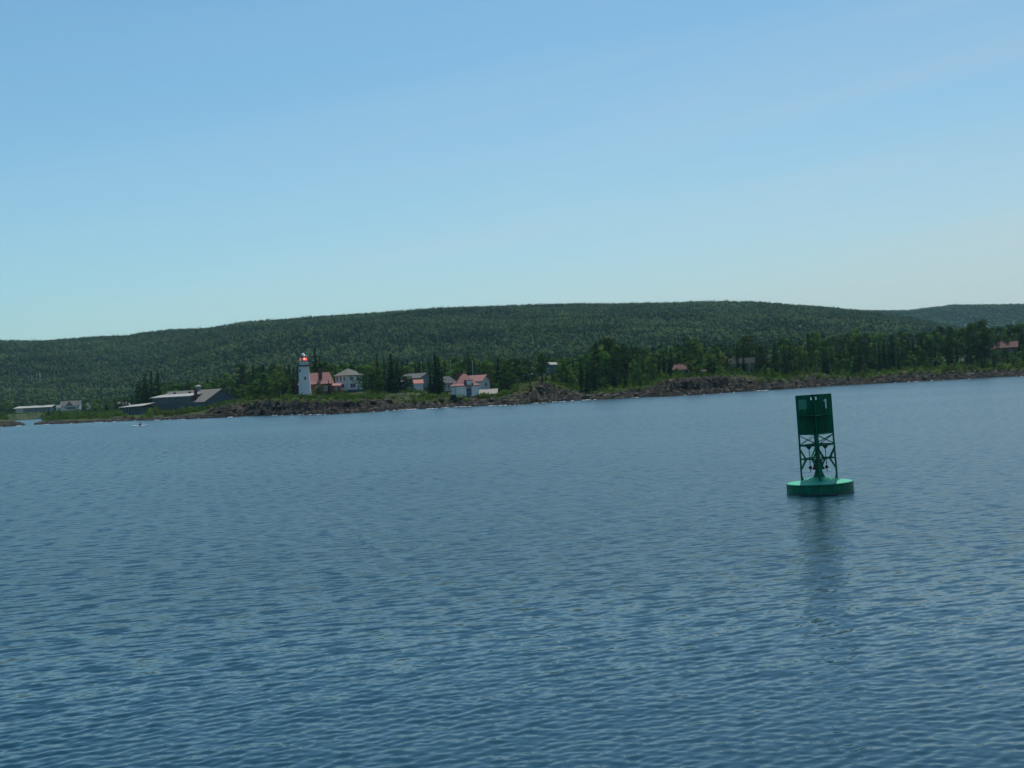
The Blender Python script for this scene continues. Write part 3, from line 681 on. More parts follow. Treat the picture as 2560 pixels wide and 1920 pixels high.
# ---- white two-storey house, corner towards the water
t = T('two_storey_house', 'white_house', R(-44), 'white two storey house with brown hip roof right of the keeper\'s red brick house')
walls(t, 6.8, 6.8, 5.4, 'white'); roof_hip(t, 6.8, 6.8, 5.4, 2.5, 0.4, 'brown_roof', 0.7)
part_box('foundation', t, 'slate_wall', (0, 0, -0.35, 6.95, 6.95, 0.7), (3.9, 0.5, -0.2, 2.2, 7.6, 0.8))
for x in (-2.3, -0.2, 1.9): window(t, 'F', 6.8, 6.8, x, 4.25, 0.95, 1.5)
window(t, 'F', 6.8, 6.8, 0.6, 1.7, 2.1, 1.5)
for x in (-1.4, 1.6): window(t, 'R', 6.8, 6.8, x, 4.2, 1.4, 1.5)
window(t, 'R', 6.8, 6.8, -0.9, 1.7, 2.4, 1.5)
part_box('corner_board', t, 'cream', (3.4, -3.4, 2.7, 0.2, 0.2, 5.3, R(45)))
# ---- small white shed with a red roof
t = T('shed', 'shed', R(12), 'small white shed with a red roof beside the tall pair of spruces', 'shed')
walls(t, 3.1, 3.2, 2.5, 'white', gable=1.2); roof_gable(t, 3.1, 3.2, 2.5, 1.2, 'red_roof', 0.3)
mb = MB(); mb.box(-1.58, -0.2, 1.0, 0.06, 1.0, 2.0); d = mb.build('door', M['slate_wall'], t)
# ---- grey gabled house behind
t = T('gabled_house', 'grey_house', R(-38), 'blue grey gabled house with grey roof set back between the spruces')
walls(t, 11, 7.5, 3.3, 'grey_wall', gable=1.8); roof_gable(t, 11, 7.5, 3.3, 1.8, 'grey_roof', 0.5)
walls(t, 7, 3.2, 2.2, 'grey_wall', 'porch_wall', x=-2.5, y=-5.2)
mb = MB(); mb.poly([(-6.5, -7.2, 2.2), (1.3, -7.2, 2.2), (1.3, -3.4, 3.2), (-6.5, -3.4, 3.2)], 0.15); mb.build('porch_roof', M['grey_roof'], t)
for x in (-1.6, 1.6): window(t, 'R', 11, 7.5, x, 2.0, 1.1, 1.3)
window(t, 'F', 11, 7.5, 3.5, 1.9, 1.2, 1.3)
# ---- boathouse
t = T('boathouse', 'boathouse', R(18), 'white boathouse with pyramidal faded red roof and dark double doors above the rocks', 'boathouse')
walls(t, 7.4, 7.4, 3.4, 'white'); roof_hip(t, 7.4, 7.4, 3.4, 3.9, 0.45, 'pink_roof', 0.45, 0.12)
part_box('dormer', t, 'white', (0.55, -2.0, 4.15, 1.9, 3.6, 1.6)); part_box('dormer_roof', t, 'dark', (0.55, -2.0, 5.05, 2.3, 3.9, 0.16), (-0.75, -3.1, 4.45, 0.2, 1.3, 1.4))
part_box('bracket', t, 'dark', (-0.75, -3.95, 3.75, 0.7, 0.3, 0.6)); part_box('bracket', t, 'dark', (1.55, -3.95, 3.75, 0.5, 0.3, 0.75))
part_box('lintel', t, 'dark', (0.3, -3.85, 2.95, 1.7, 0.3, 0.28))
dm_ = mk('dark_blue_door', (0.05, 0.08, 0.12), 0.6, 0.2)
M['door_blue'] = dm_
d = part_box('door', t, 'door_blue', (-0.12, -3.74, 1.3, 0.8, 0.1, 2.5)); part_box('handle', d, 'steel', (0.18, -3.82, 1.2, 0.06, 0.08, 0.3))
d = part_box('door', t, 'door_blue', (0.74, -3.74, 1.3, 0.8, 0.1, 2.5)); part_box('handle', d, 'steel', (0.44, -3.82, 1.2, 0.06, 0.08, 0.3))
for x in (-2.2, 2.4): window(t, 'L', 7.4, 7.4, x, 1.7, 0.8, 1.9)
mb = MB(); mb.box(-1.9, 1.2, 6.6, 0.8, 0.8, 2.8); mb.build('chimney', M['dark_brick'], t)
# ramp and dark wall beside it
p = P(1212, 988, 393)
t = empty('boat_ramp', (p.x, p.y, p.z), R(6), 'grey plank boat ramp running out beside the white boathouse', 'ramp')
mb = MB(); mb.poly([(-2.2, -2.6, 0.3), (4.0, -2.6, 0.4), (4.6, 2.0, 2.0), (-2.0, 2.0, 1.9)], 0.25); mb.build('deck', M['planks'], t)
part_box('support', t, 'wood', (-1.6, 0.0, -0.3, 0.3, 3.6, 1.6)); part_box('support', t, 'wood', (3.4, 0.0, -0.3, 0.3, 3.6, 1.6))
p = P(1200, 994, 387)
t = empty('retaining_wall', (p.x, p.y, p.z), R(4), 'low dark timber retaining wall below the boathouse and its ramp', 'wall')
part_box('timber_facing', t, 'slate_wall', (0, 0, -0.3, 9.2, 0.5, 1.5)); part_box('capping', t, 'wood', (0, -0.05, 0.53, 9.4, 0.7, 0.14))
# ---- houses behind the boathouse
t = T('hip_house', 'hip_house', R(10), 'low house with purple grey hip roof half hidden left of the boathouse')
walls(t, 6.5, 6, 2.6, 'cream'); roof_hip(t, 6.5, 6, 2.6, 2.7, 1.0, 'grey_roof', 0.5); window(t, 'F', 6.5, 6, 0.5, 1.5, 1.2, 1.2)
t = T('red_roofed_house', 'pink_house', R(-30), 'white house with sloping faded red roof behind the boathouse, right of the flagpole')
walls(t, 6.5, 5.6, 2.9, 'white', gable=1.9); roof_gable(t, 6.5, 5.6, 2.9, 1.9, 'pink_roof', 0.6); window(t, 'F', 6.5, 5.6, 0.5, 1.5, 1.6, 1.3); window(t, 'R', 6.5, 5.6, 0, 1.5, 1.2, 1.3)
t = T('cabin', 'cabin', R(38), 'tall pale grey cabin with light roof glimpsed among trees above the rock dome')
walls(t, 3.6, 3.0, 3.4, 'grey_wall', gable=0.8); roof_gable(t, 3.6, 3.0, 3.4, 0.8, 'pale_roof', 0.35); window(t, 'L', 3.6, 3.0, 0.2, 1.3, 0.6, 1.3); window(t, 'F', 3.6, 3.0, 0.6, 2.2, 0.9, 1.1)
p = PD['deck']
t = empty('timber_deck', (p.x, p.y, p.z), R(-3), 'dark timber viewing deck on posts above the rock dome', 'deck')
part_box('platform', t, 'wood', (0, 0, 3.0, 6.6, 2.6, 0.3))
for x in (-3.1, -1, 1, 3.1): part_box('post', t, 'wood', (x, -1.15, 1.15, 0.2, 0.2, 3.5))
mb = MB(); mb.poly([(-6.4, 0.4, 0.6), (-3.4, 0.4, 2.9), (-3.4, 1.0, 2.9), (-6.4, 1.0, 0.6)], 0.15); mb.build('stair', M['wood'], t)
p2 = P(1330, 936.2, 384); o = part_box('cooler_box', None, 'white', (0, 0, 0.18, 0.55, 0.4, 0.36)); o.location = (p2.x, p2.y, p.z+3.15)
tag(o, 'small white cooler box standing on the dark timber deck', 'box')
# ---- houses in the right-hand wood
t = T('red_cottage', 'cottage', R(-22), 'small cottage with dull red roof among trees above the dark cliff', 'cottage')
walls(t, 5.2, 4.6, 2.3, 'slate_wall', gable=1.6); roof_gable(t, 5.2, 4.6, 2.3, 1.6, 'dull_red_roof', 0.5)
mb = MB(); mb.box(1.3, 0, 4.1, 0.6, 0.6, 1.4); mb.build('chimney', M['brick'], t); window(t, 'F', 5.2, 4.6, 0.4, 1.4, 1.2, 1.0)
mb = MB(); mb.box(2.1, -1.0, 3.6, 0.5, 0.5, 0.25, R(20)); mb.build('skylight', M['pale_roof'], t)
t = T('kiosk', 'kiosk', R(5), 'little open shelter with pale red roof on the grass right of the red cottage', 'shelter')
roof_gable(t, 1.4, 1.1, 2.3, 0.4, 'dull_red_roof', 0.2, 0.1)
for a, b in ((-.6, -.5), (.6, -.5), (-.6, .5), (.6, .5)): part_box('post', t, 'planks', (a, b, 1.0, 0.12, 0.12, 2.6))
t = T('dark_house', 'blue_house', R(-10), 'dark blue grey house almost hidden by trees above the pale rock ledges')
walls(t, 9.5, 7, 4.3, 'slate_wall', gable=2.0); roof_gable(t, 9.5, 7, 4.3, 2.0, 'dark_roof', 0.5)
for x in (-3, 0, 3): window(t, 'F', 9.5, 7, x, 2.4, 1.2, 1.4, 'grey_wall')
t = T('brown_house', 'brown_house', R(-24), 'large house with stepped brown red roofs high in the trees at the right edge')
walls(t, 9.5, 7, 4.6, 'wood', gable=2.4); roof_gable(t, 9.5, 7, 4.6, 2.4, 'dull_red_roof', 0.6)
walls(t, 4.5, 5, 3.4, 'wood', 'wing_wall', x=-6.8, y=-0.5)
mb = MB(); mb.poly([(-9.6, -3.4, 3.5), (-4.9, -3.4, 3.9), (-4.9, 1.4, 5.6), (-9.6, 1.4, 5.0)], 0.2); mb.build('wing_roof', M['dull_red_roof'], t)
for x in (-2.5, 1.5): window(t, 'F', 9.5, 7, x, 2.5, 1.2, 1.4, 'cream')
mb = MB(); mb.box(-3.2, 0.8, 6.6, 0.9, 0.9, 2.4); mb.build('chimney', M['dark_brick'], t)
# ---- lodge on the left
p = PD['lodge']; c = P(511, 1004, 452); lz = 2.1
ax_ = Vector((math.cos(R(-35)), math.sin(R(-35)), 0)); ay_ = Vector((-ax_.y, ax_.x, 0))
o0 = Vector((c.x, c.y, 0))-ax_*15+ay_*8.5
t = empty('lodge', (o0.x, o0.y, lz), R(-35), 'long grey lodge with broad brown roof, dormer windows and cupola behind green shrubs', 'lodge')
walls(t, 30, 17, 3.6, 'slate_wall', gable=4.5); roof_gable(t, 30, 17, 3.6, 4.5, 'brown_roof', 0.5, 0.25)
part_box('dormer', t, 'slate_wall', (-3.7, -6.2, 4.75, 22.6, 4.7, 3.0))
mb = MB(); mb.poly([(-15.8, -9.3, 6.15), (8.0, -9.3, 6.15), (8.0, -3.4, 7.15), (-15.8, -3.4, 7.15)], 0.35); mb.build('dormer_roof', M['pale_roof'], t)
part_box('trim_band', t, 'grey_wall', (-3.7, -8.62, 3.1, 22.8, 0.25, 0.25))
for k in range(9): window(t, 'F', 30, 17.1, -14.0+2.55*k, 4.8, 1.5, 1.5, 'grey_wall')
for k in range(6): window(t, 'F', 30, 17, -12+3.6*k, 1.5, 1.6, 1.4, 'grey_wall')
window(t, 'F', 30, 17, 9.2, 1.3, 1.3, 2.2, 'grey_wall')
mb = MB(); mb.box(8.4, -6.9, 6.4, 0.9, 0.9, 4.6); mb.build('chimney', M['dark_brick'], t)
mb = MB(); mb.box(2.0, 0, 8.7, 1.4, 1.4, 1.8); cu = mb.build('cupola', M['grey_wall'], t)
mb = MB(); mb.lathe([(1.35, 9.6), (1.35, 9.72), (0.05, 10.35)], 4, (2.0, 0, 0), ph=R(45)); mb.build('cupola_roof', M['pale_roof'], cu)
for x in (-9.5, -0.6): part_box('roof_vent', t, 'dark', (x, -2.2, 7.45, 0.7, 0.7, 0.9))
for y, z in ((0, 5.4),): window(t, 'R', 30, 17, y, z, 0.9, 0.9, 'grey_wall')
p = PD['wing']
t = empty('porch_wing', (p.x+0.5, p.y, 2.2), R(-22), 'low porch building with pale sloping roof and row of white posts left of the lodge', 'porch')
walls(t, 9.5, 4.5, 2.6, 'slate_wall')
mb = MB(); mb.poly([(-6.3, -3.9, 2.9), (5.6, -3.9, 3.2), (5.9, 2.6, 4.2), (-4.9, 2.6, 3.7)], 0.2); mb.build('roof', M['pale_roof'], t)
for x in (-4.6, -3.2, -1.8, -0.4, 1.0, 2.4, 3.8): part_box('post', t, 'grey_wall', (x, -3.3, 1.1, 0.16, 0.16, 3.6))
for k in range(4): window(t, 'F', 9.5, 4.5, -3.6+2.3*k, 1.5, 1.5, 1.3, 'grey_wall')
# ---- village houses beyond the inlet
t = T('motel', 'motel', R(4), 'long low white motel with flat pale roof beyond the small inlet', 'motel')
walls(t, 27, 8, 3.2, 'grey_wall')
part_box('end_wall', t, 'cream', (-10.2, -4.1, 1.4, 5.5, 0.3, 3.2))
mb = MB(); mb.poly([(-14.5, -5.6, 3.4), (14.5, -5.6, 3.4), (14.2, 4.4, 4.9), (-13.8, 4.4, 4.9)], 0.4); mb.build('roof', M['pale_roof'], t)
for k in range(6): window(t, 'F', 27, 8, -4.5+3.2*k, 1.8, 1.5, 1.2, 'cream')
for k in range(3): part_box('door', t, 'slate_wall', (-2.9+5.6*k, -4.05, 1.2, 0.9, 0.1, 2.2))
t = T('dormer_cottage', 'dormer_cottage', R(3), 'white cottage with brown roof and steep middle gable, beyond the inlet', 'cottage')
walls(t, 14.5, 8, 3.3, 'white', gable=3.3); roof_gable(t, 14.5, 8, 3.3, 3.3, 'brown_roof', 0.5)
mb = MB(); mb.poly([(-2.1, -4.3, 3.2), (2.1, -4.3, 3.2), (0, -4.3, 6.2)], 0.2); mb.build('gable_wall', M['grey_wall'], t)
mb = MB()
mb.poly([(-2.6, -4.6, 3.1), (0, -4.6, 6.6), (0, 0, 6.6), (-2.6, -2.5, 3.3)][::-1], 0.2); mb.poly([(0, -4.6, 6.6), (2.6, -4.6, 3.1), (2.6, -2.5, 3.3), (0, 0, 6.6)][::-1], 0.2)
mb.build('gable_roof', M['grey_roof'], t)
part_box('porch', t, 'slate_wall', (1.0, -4.6, 1.4, 6.5, 1.0, 1.5))
for x in (-5.5, -3.4, 5.6): window(t, 'F', 14.5, 8, x, 1.9, 1.1, 1.3)
window(t, 'F', 14.5, 8.7, 0, 4.4, 0.8, 0.9)
def village(name, x, ybase, ytop, Y, wpx, mat, roof, kind, rz, label, cat='house', wallf=0.5):
    p = P(x, ybase, Y); w = wpx*mpp(Y); h = (ybase-ytop)*mpp(Y); t = empty(name, (p.x, p.y, p.z), R(rz), label, cat)
    hw = h*wallf
    walls(t, w, w*0.8, hw, mat, gable=None if kind == 'hip' else h-hw, z0=-2.5)
    if kind == 'hip': roof_hip(t, w, w*0.8, hw, h-hw, w*0.08, roof, 0.4)
    else: roof_gable(t, w, w*0.8, hw, h-hw, roof, 0.4)
    for q in (-0.25, 0.25): window(t, 'F', w, w*0.8, q*w, hw*0.55, w*0.14, hw*0.4)
    return t
village('bungalow', 221, 1025, 1008, 880, 13, 'white', 'pale_roof', 'gable', -50, 'tiny white bungalow with pale gable just right of the brown roofed cottage', 'bungalow')
village('bungalow', 247, 1022, 1009, 870, 10, 'white', 'pale_roof', 'gable', -40, 'small white gabled bungalow, second one right of the brown roofed cottage', 'bungalow')
village('gable_end_house', 259, 1022, 1006, 860, 8, 'cream', 'grey_roof', 'gable', 60, 'narrow grey house with steep gable left of the pale dome shaped roof')
village('pale_roofed_house', 308, 1018, 1001, 760, 34, 'white', 'pale_roof', 'hip', 12, 'white house with rounded pale hip roof just left of the porch wing', wallf=0.32)
village('garage', 291, 1019, 1009, 790, 9, 'white', 'pale_roof', 'gable', 10, 'small white garage at the left end of the pale hip roofed house', 'garage')
village('annex', 146, 1023, 1013, 890, 9, 'cream', 'pale_roof', 'gable', 30, 'little pale annex at the left end of the brown roofed cottage', 'shed')
# ---- poles and wires
def pole(name, x, y0, y1, Y, r, mat, label, cat, cross=False):
    a = P(x, y0, Y); b = P(x, y1, Y); z = min(float(terrain(b.x, b.y)), b.z); t = empty(name, (a.x, a.y, z), 0, label, cat); H = a.z-z
    mb = MB(); mb.tube((0, 0, -0.8), (0, 0, H), r, r*0.75, 7); mb.build('shaft', M[mat], t)
    if cross:
        part_box('crossarm', t, 'wood', (0, 0, H-0.6, 2.2, 0.14, 0.14))
    else:
        mb = MB(); mb.lathe([(0.02, H), (0.22, H+0.08), (0.24, H+0.2), (0.02, H+0.42)], 10); mb.build('finial', M['steel'], t)
    return a
pa = pole('utility_pole', 573, 966, 998, 478, 0.16, 'planks', 'grey utility pole standing at the right end of the lodge', 'utility pole', True)
pb = pole('utility_pole', 338, 980, 1010, 620, 0.16, 'wood', 'utility pole in front of the dark trees left of the lodge roof', 'utility pole', True)
pc = pole('utility_pole', 196, 992, 1020, 840, 0.16, 'wood', 'utility pole behind the brown roofed village cottage', 'utility pole', True)
pd_ = pole('utility_pole', -20, 1000, 1030, 1000, 0.16, 'wood', 'utility pole at the left end of the village wires', 'utility pole', True)
mb = MB()
for a, b in ((pa, pb), (pb, pc), (pc, pd_)):
    for off in (-0.9, 0.9):
        prev = None
        for k in range(17):
            f = k/16; q = a.lerp(b, f)+Vector((off, 0, -0.5-4*2.2*f*(1-f)))
            if prev is not None: mb.tube(prev, q, 0.035, n=4, cap=False)
            prev = q
tag(mb.build('power_line', M['steel']), 'pale overhead power wires strung across the village from pole to pole', 'power line')
pole('flagpole', 1181, 905, 940, 425, 0.09, 'white', 'slim white flagpole rising behind the red boathouse roof', 'flagpole')
pole('mast', 1053, 906, 934, 470, 0.10, 'steel', 'grey mast with white tip behind the blue grey gabled house', 'mast')
pole('mast', 1126, 902, 938, 470, 0.08, 'steel', 'thin grey mast with white tip left of the boathouse roof', 'mast')
pole('dead_trunk', 1874, 912, 936, 440, 0.16, 'birch_bark', 'bare pale tree trunk standing before the dark hidden house', 'tree trunk', False)

# ================================================================== LOG, PANEL, BOULDERS, FOAM
def zs(x, s): u = ux(x); Y = float(Ys(u))+s; return u*Y, Y
X, Y = zs(2428, 6); z = float(terrain(X, Y))
mb = MB(); pts = [(-1.8, 0, 0.50), (-0.8, 0.1, 0.38), (0.6, 0, 0.22), (1.8, -0.1, 0.08)]
for (a, b, r0, r1) in ((pts[0], pts[1], 0.07, 0.11), (pts[1], pts[2], 0.11, 0.14), (pts[2], pts[3], 0.14, 0.17)): mb.tube(a, b, r0, r1, 8)
mb.tube((-0.2, 0, 0.3), (0.1, -0.1, 0.75), 0.05, 0.02, 6)
o = mb.build('driftwood_log', M['driftwood'], smooth_=True); o.location = (X, Y, z+0.15); tag(o, 'bleached white driftwood log lying on brown rock near the right edge', 'driftwood')
X, Y = zs(1995, 4); z = float(terrain(X, Y))
mb = MB(); mb.tube((-1.4, 0, 0.1), (1.5, 0.2, 0.2), 0.10, 0.14, 8); mb.tube((0.3, 0, 0.15), (0.8, -0.3, 0.4), 0.05, 0.02, 6)
o = mb.build('driftwood_log', M['driftwood'], smooth_=True); o.location = (X, Y, z+0.12); tag(o, 'pale driftwood log on the rocks just left of the buoy top', 'driftwood')
p = G(908, 1030.5)
mb = MB(); mb.box(0, 0, 0.32, 2.5, 1.9, 0.12)
o = mb.build('float_panel', M['white'], bevel=0.03); o.location = (p.x, p.y-1.2, 0.05); o.rotation_euler = (R(22), R(-3), R(-14)); tag(o, 'white flat panel tipped against the rocks at the waterline below the lighthouse', 'panel')

LANDM = [(0, 'the left edge'), (87, 'the motel'), (179, 'the brown roofed cottage'), (308, 'the pale hip roofed house'), (450, 'the lodge'), (573, 'the tall utility pole'), (763, 'the lighthouse'),
         (873, 'the white two storey house'), (1046, 'the small white shed'), (1163, 'the boathouse'), (1334, 'the timber deck'), (1380, 'the pale cabin'), (1706, 'the red cottage'),
         (1856, 'the hidden dark house'), (2033, 'the buoy'), (2428, 'the white driftwood log'), (2516, 'the stepped brown house')]
ORD = ['first', 'second', 'third', 'fourth', 'fifth', 'sixth', 'seventh', 'eighth', 'ninth', 'tenth', 'eleventh', 'twelfth', 'thirteenth', 'fourteenth', 'fifteenth', 'sixteenth', 'seventeenth', 'eighteenth', 'nineteenth', 'twentieth']
def ordinal_labels(items, phrase):
    """items: dicts with x, o; each is named by its count from the nearest landmark on one side"""
    items = sorted(items, key=lambda d: d['x']); cnt = {}
    seg = lambda x: max([i for i, (lx, _) in enumerate(LANDM) if lx <= x] or [0])
    groups = {}
    for d in items: groups.setdefault(seg(d['x']), []).append(d)
    for s_, g in groups.items():
        half = (len(g)+1)//2; a = LANDM[s_][1]; b = LANDM[s_+1][1] if s_+1 < len(LANDM) else 'the right edge'
        if s_+1 >= len(LANDM): half = len(g)
        for i, d in enumerate(g):
            if i < half: d['o']['label'] = phrase(d, ORD[min(i, 19)], 'right of '+a if a != 'the left edge' else 'from the left edge')
            else: d['o']['label'] = phrase(d, ORD[min(len(g)-1-i, 19)], 'left of '+b if b != 'the right edge' else 'from the right edge')
import bmesh
bproto = []
for k in range(5):
    bm = bmesh.new(); bmesh.ops.create_icosphere(bm, subdivisions=3, radius=1.0)
    for v in bm.verts:
        n_ = v.co.copy(); q = float(noise2(n_.x*1.3+k*9, n_.y*1.3+n_.z*2.1, 3+k))+0.5*float(noise2(n_.x*3+k, n_.y*3+n_.z*3, 8+k))
        for ax2 in (Vector((1, .3, .2)), Vector((-.4, 1, .3)), Vector((.2, -.7, .8)), Vector((-.8, -.5, .5))):
            a2 = ax2.normalized(); dd = v.co.dot(a2)
            if dd > 0.72: v.co -= a2*(dd-0.72)*0.85
        v.co *= 1+0.28*q; v.co.z *= 0.62
    me = bpy.data.meshes.new('boulder'); bm.to_mesh(me); bm.free(); me.materials.append(M['boulder']); bproto.append(me)
rocks = []
spots = [(270, 26, 1.3), (281, 20, 0.9), (190, 3, 1.1), (420, 1.5, 0.8), (470, 2, 0.9), (505, 6, 1.2), (530, 9, 1.6), (548, 5, 1.2), (566, 10, 1.8), (585, 4, 1.1), (607, 2.5, 1.3), (628, 7, 1.7), (660, 3, 1.4), (700, 6, 1.8), (738, 3, 1.2),
         (776, 6, 1.5), (835, 4, 1.4), (868, 8, 1.6), (905, 10, 1.9), (935, 6, 1.5), (968, 11, 1.8), (1004, 7, 1.5), (1040, 12, 1.9), (1075, 6, 1.4), (1100, 12, 2.0), (1134, 9, 1.5), (1152, 4, 0.9), (1205, 6, 1.3), (1232, 9, 1.8), (1262, 4, 1.3),
         (1310, 11, 1.8), (1352, 7, 1.5), (1410, 9, 1.7), (1466, 3, 1.7), (1500, 8, 1.6), (1540, 6, 1.5), (1588, 4, 1.3), (1668, 12, 1.9), (1700, 12, 1.7), (1735, 12, 1.8), (1765, 12, 1.5), (1790, 12, 1.6), (1812, 11, 1.7), (1840, 13, 2.2), (1872, 8, 1.6),
         (1935, 6, 1.5), (1990, 8, 1.6), (2108, 5, 1.4), (2180, 4, 1.2), (2260, 6, 1.6), (2330, 5, 1.4), (2390, 4, 1.2), (2452, 7, 1.5), (2500, 4, 1.3), (2545, 5, 1.2)]
for i, (x, s, r) in enumerate(spots):
    X, Y = zs(x, s); z = float(terrain(X, Y)); o = bpy.data.objects.new('boulder', bproto[i % 5]); COL.objects.link(o)
    o.location = (X, Y, z+0.12*r); o.scale = (r*random.uniform(0.8, 1.2), r*0.8, r*random.uniform(0.5, 0.75)); o.rotation_euler = (R(random.uniform(-12, 12)), R(random.uniform(-12, 12)), random.uniform(0, 6))
    tag(o, cat='boulder', group='boulders along the rocky shore'); rocks.append(dict(o=o, x=x, r=r, s=s))
ordinal_labels(rocks, lambda d, n, w: f"{'large' if d['r']>1.55 else 'smaller'} brown boulder {'high on the ledge' if d['s']>9 else 'near the water'}, {n} boulder {w}")

def foam():
    Vs = []; Fs = []; n0 = 0
    for x in np.arange(-80, 2640, 1.3):
        pr = float(noise2(x*0.035, 4.4, 12))*0.7+float(noise2(x*0.2, 1.4, 13))*0.7+(0.16 if 480 < x < 1560 else -0.02)
        if pr < 0.46: continue
        for q in range(2):
            u = ux(x+random.uniform(-.6, .6)); Y = float(Ys(u))-random.uniform(-0.2, 0.9); X = u*Y
            a = random.uniform(0.10, 0.38)*(1+pr); b = random.uniform(0.1, 0.3); h = random.uniform(0.02, 0.10)*(0.6+pr); m = 9
            ang = np.linspace(0, 2*math.pi, m, endpoint=False); k = RNG.uniform(0.75, 1.2, m)
            r0 = np.stack([X+a*k*np.cos(ang), Y+b*k*np.sin(ang), np.full(m, -0.02)], 1); r1 = np.stack([X+0.6*a*k*np.cos(ang), Y+0.6*b*k*np.sin(ang), np.full(m, h)], 1)
            top = np.array([[X, Y, h*1.25]]*m)
            Vs.append(np.concatenate([r0, r1, top])); i = np.arange(m); j = (i+1) % m
            Fs.append(np.concatenate([np.stack([i, j, j+m, i+m], 1), np.stack([i+m, j+m, j+2*m, i+2*m], 1)])+n0); n0 += 3*m
    o = np_mesh('surf_foam', np.concatenate(Vs), np.concatenate(Fs), mk('surf_foam', (0.5, 0.53, 0.55), 0.8, 0.1, 3), smooth_=True)
    tag(o, 'thin broken white surf where the lake meets the rocks', 'foam', kind='stuff')
foam()

# ================================================================== BUOY
def buoy():
    g = P(2051, 1232, 47.0)
    t = empty('bell_buoy', (g.x, 47.0, 0.0), R(5), 'green steel bell buoy number 1 leaning slightly on the water', 'buoy')
    t.rotation_euler = Matrix.Rotation(R(-1.35), 3, Vector((math.sin(R(14.6)), math.cos(R(14.6)), 0))).to_euler(); t.rotation_euler.rotate_axis('Z', R(-10.8))
    G_ = M['buoy_green']
    mb = MB(); mb.lathe([(0.9, -0.75), (1.24, -0.45), (1.27, -0.35), (1.275, 0.0), (1.275, 0.375), (1.265, 0.392)], 64); h = mb.build('hull', G_, t, True)
    mb = MB(); mb.lathe([(1.266, 0.3925), (1.24, 0.405), (0.98, 0.435), (0.72, 0.470), (0.60, 0.515), (0.46, 0.575), (0.32, 0.60), (0.2, 0.615), (0.02, 0.62)], 64); mb.build('deck', M['buoy_deck'], t, True)
    mb = MB(); mb.lathe([(1.285, 0.34), (1.292, 0.355), (1.292, 0.385), (1.27, 0.3955)], 64); mb.build('rubbing_rim', G_, t, True)
    mb = MB(); mb.lathe([(1.279, -0.2), (1.281, -0.02), (1.281, 0.045), (1.277, 0.05)], 64); mb.build('weed_line', M['buoy_dark'], t, True)
    corners = {}
    for nm, a in (('L', 180), ('R', 0), ('F', -90), ('B', 90)):
        c, s = math.cos(R(a)), math.sin(R(a)); f = lambda z, c=c, s=s: Vector((c*(0.70-0.013*z), s*(0.70-0.013*z), z)); corners[nm] = f
        mb = MB(); zb = 0.43
        # angle-iron leg: two flat flanges along the faces
        for d in (45, -45):
            e = Vector((-math.cos(R(a+d)), -math.sin(R(a+d)), 0)); off = e*0.035; n_ = Vector((-e.y, e.x, 0))
            mb.bar(f(zb)+off, f(2.27)+off, 0.07, 0.012, n_)
        mb.tube(f(zb), f(2.3), 0.017, n=6)
        lg = mb.build('leg', G_, t)
        mb = MB(); i_ = f(0.46)*0.86; i_.z = 0.45; mb.bar(f(0.80), i_, 0.05, 0.02, (-s, c, 0)); mb.box(f(.45).x*0.97, f(.45).y*0.97, 0.452, 0.20, 0.20, 0.022, R(a+45)); mb.build('foot', G_, lg)
    faces = [('L', 'F'), ('F', 'R'), ('R', 'B'), ('B', 'L')]
    def rail(name, z, w=0.05, th=0.012):
        mb = MB()
        for a, b in faces: mb.bar(corners[a](z), corners[b](z), w, th, (0, 0, 1)); mb.bar(corners[a](z)+Vector((0, 0, 0.02)), corners[b](z)+Vector((0, 0, 0.02)), 0.012, w, (0, 0, 1))
        return mb.build(name, G_, t)
    rail('top_frame', 2.29, 0.06); rail('middle_frame', 1.84, 0.07, 0.014); rail('lower_frame', 1.31, 0.05)
    for a, b in faces:
        A, B = corners[a], corners[b]; mb = MB()
        mb.bar(A(1.88), B(2.26), 0.05, 0.014); mb.bar(A(2.26), B(1.88), 0.05, 0.014, (0, 0.3, 1)); mb.build('cross_brace', G_, t)
        mb = MB()
        for q0, q1 in ((A, B), (B, A)):
            node = q0(1.31).lerp(q1(1.31), 0.34)
            mb.bar(q0(1.76), node, 0.075, 0.02); mb.bar(node, q0(0.86), 0.075, 0.02)
        mb.build('knee_brace', G_, t)
    # day mark: crossed plates with a shelf between them
    z0, z1 = 2.30, 3.82; w0 = 0.665
    mb = MB()
    def plate(xa, xb, za, zb_): mb.box((xa+xb)/2, 0, (za+zb_)/2, xb-xa, 0.014, zb_-za)
    plate(-w0, w0, z0, 3.620); plate(-w0, w0, 3.738, z1)
    for xa, xb in ((-w0, -0.118), (-0.070, 0.070), (0.118, w0)): plate(xa, xb, 3.6205, 3.7375)
    dm = mb.build('daymark_plate', G_, t)
    mb = MB(); mb.box(0, -w0/2-0.005, (z0+z1)/2, 0.014, w0-0.004, z1-z0); mb.box(0, w0/2+0.005, (z0+z1)/2, 0.014, w0-0.004, z1-z0); mb.build('cross_plate', G_, t)
    mb = MB()
    for sx in (-1, 1):
        for sy in (-1, 1): mb.poly([(sx*0.009, sy*0.010, 3.02), (sx*0.655, sy*0.010, 3.02), (sx*0.009, sy*0.655, 3.02)][::sx*sy], 0.012)
    mb.build('shelf', G_, t)
    mb = MB(); mb.poly([(w0, 0, 2.285), (0, w0, 2.285), (-w0, 0, 2.285), (0, -w0, 2.285)], 0.010); mb.build('bottom_plate', G_, t)
    mb = MB()
    for sx in (-1, 1): mb.bar((sx*(w0+0.008), 0, z0), (sx*(w0+0.008), 0, z1+0.01), 0.03, 0.045, (0, 1, 0))
    for sy in (-1, 1): mb.bar((0, sy*(w0+0.012), z0), (0, sy*(w0+0.012), z1+0.01), 0.03, 0.03, (1, 0, 0))
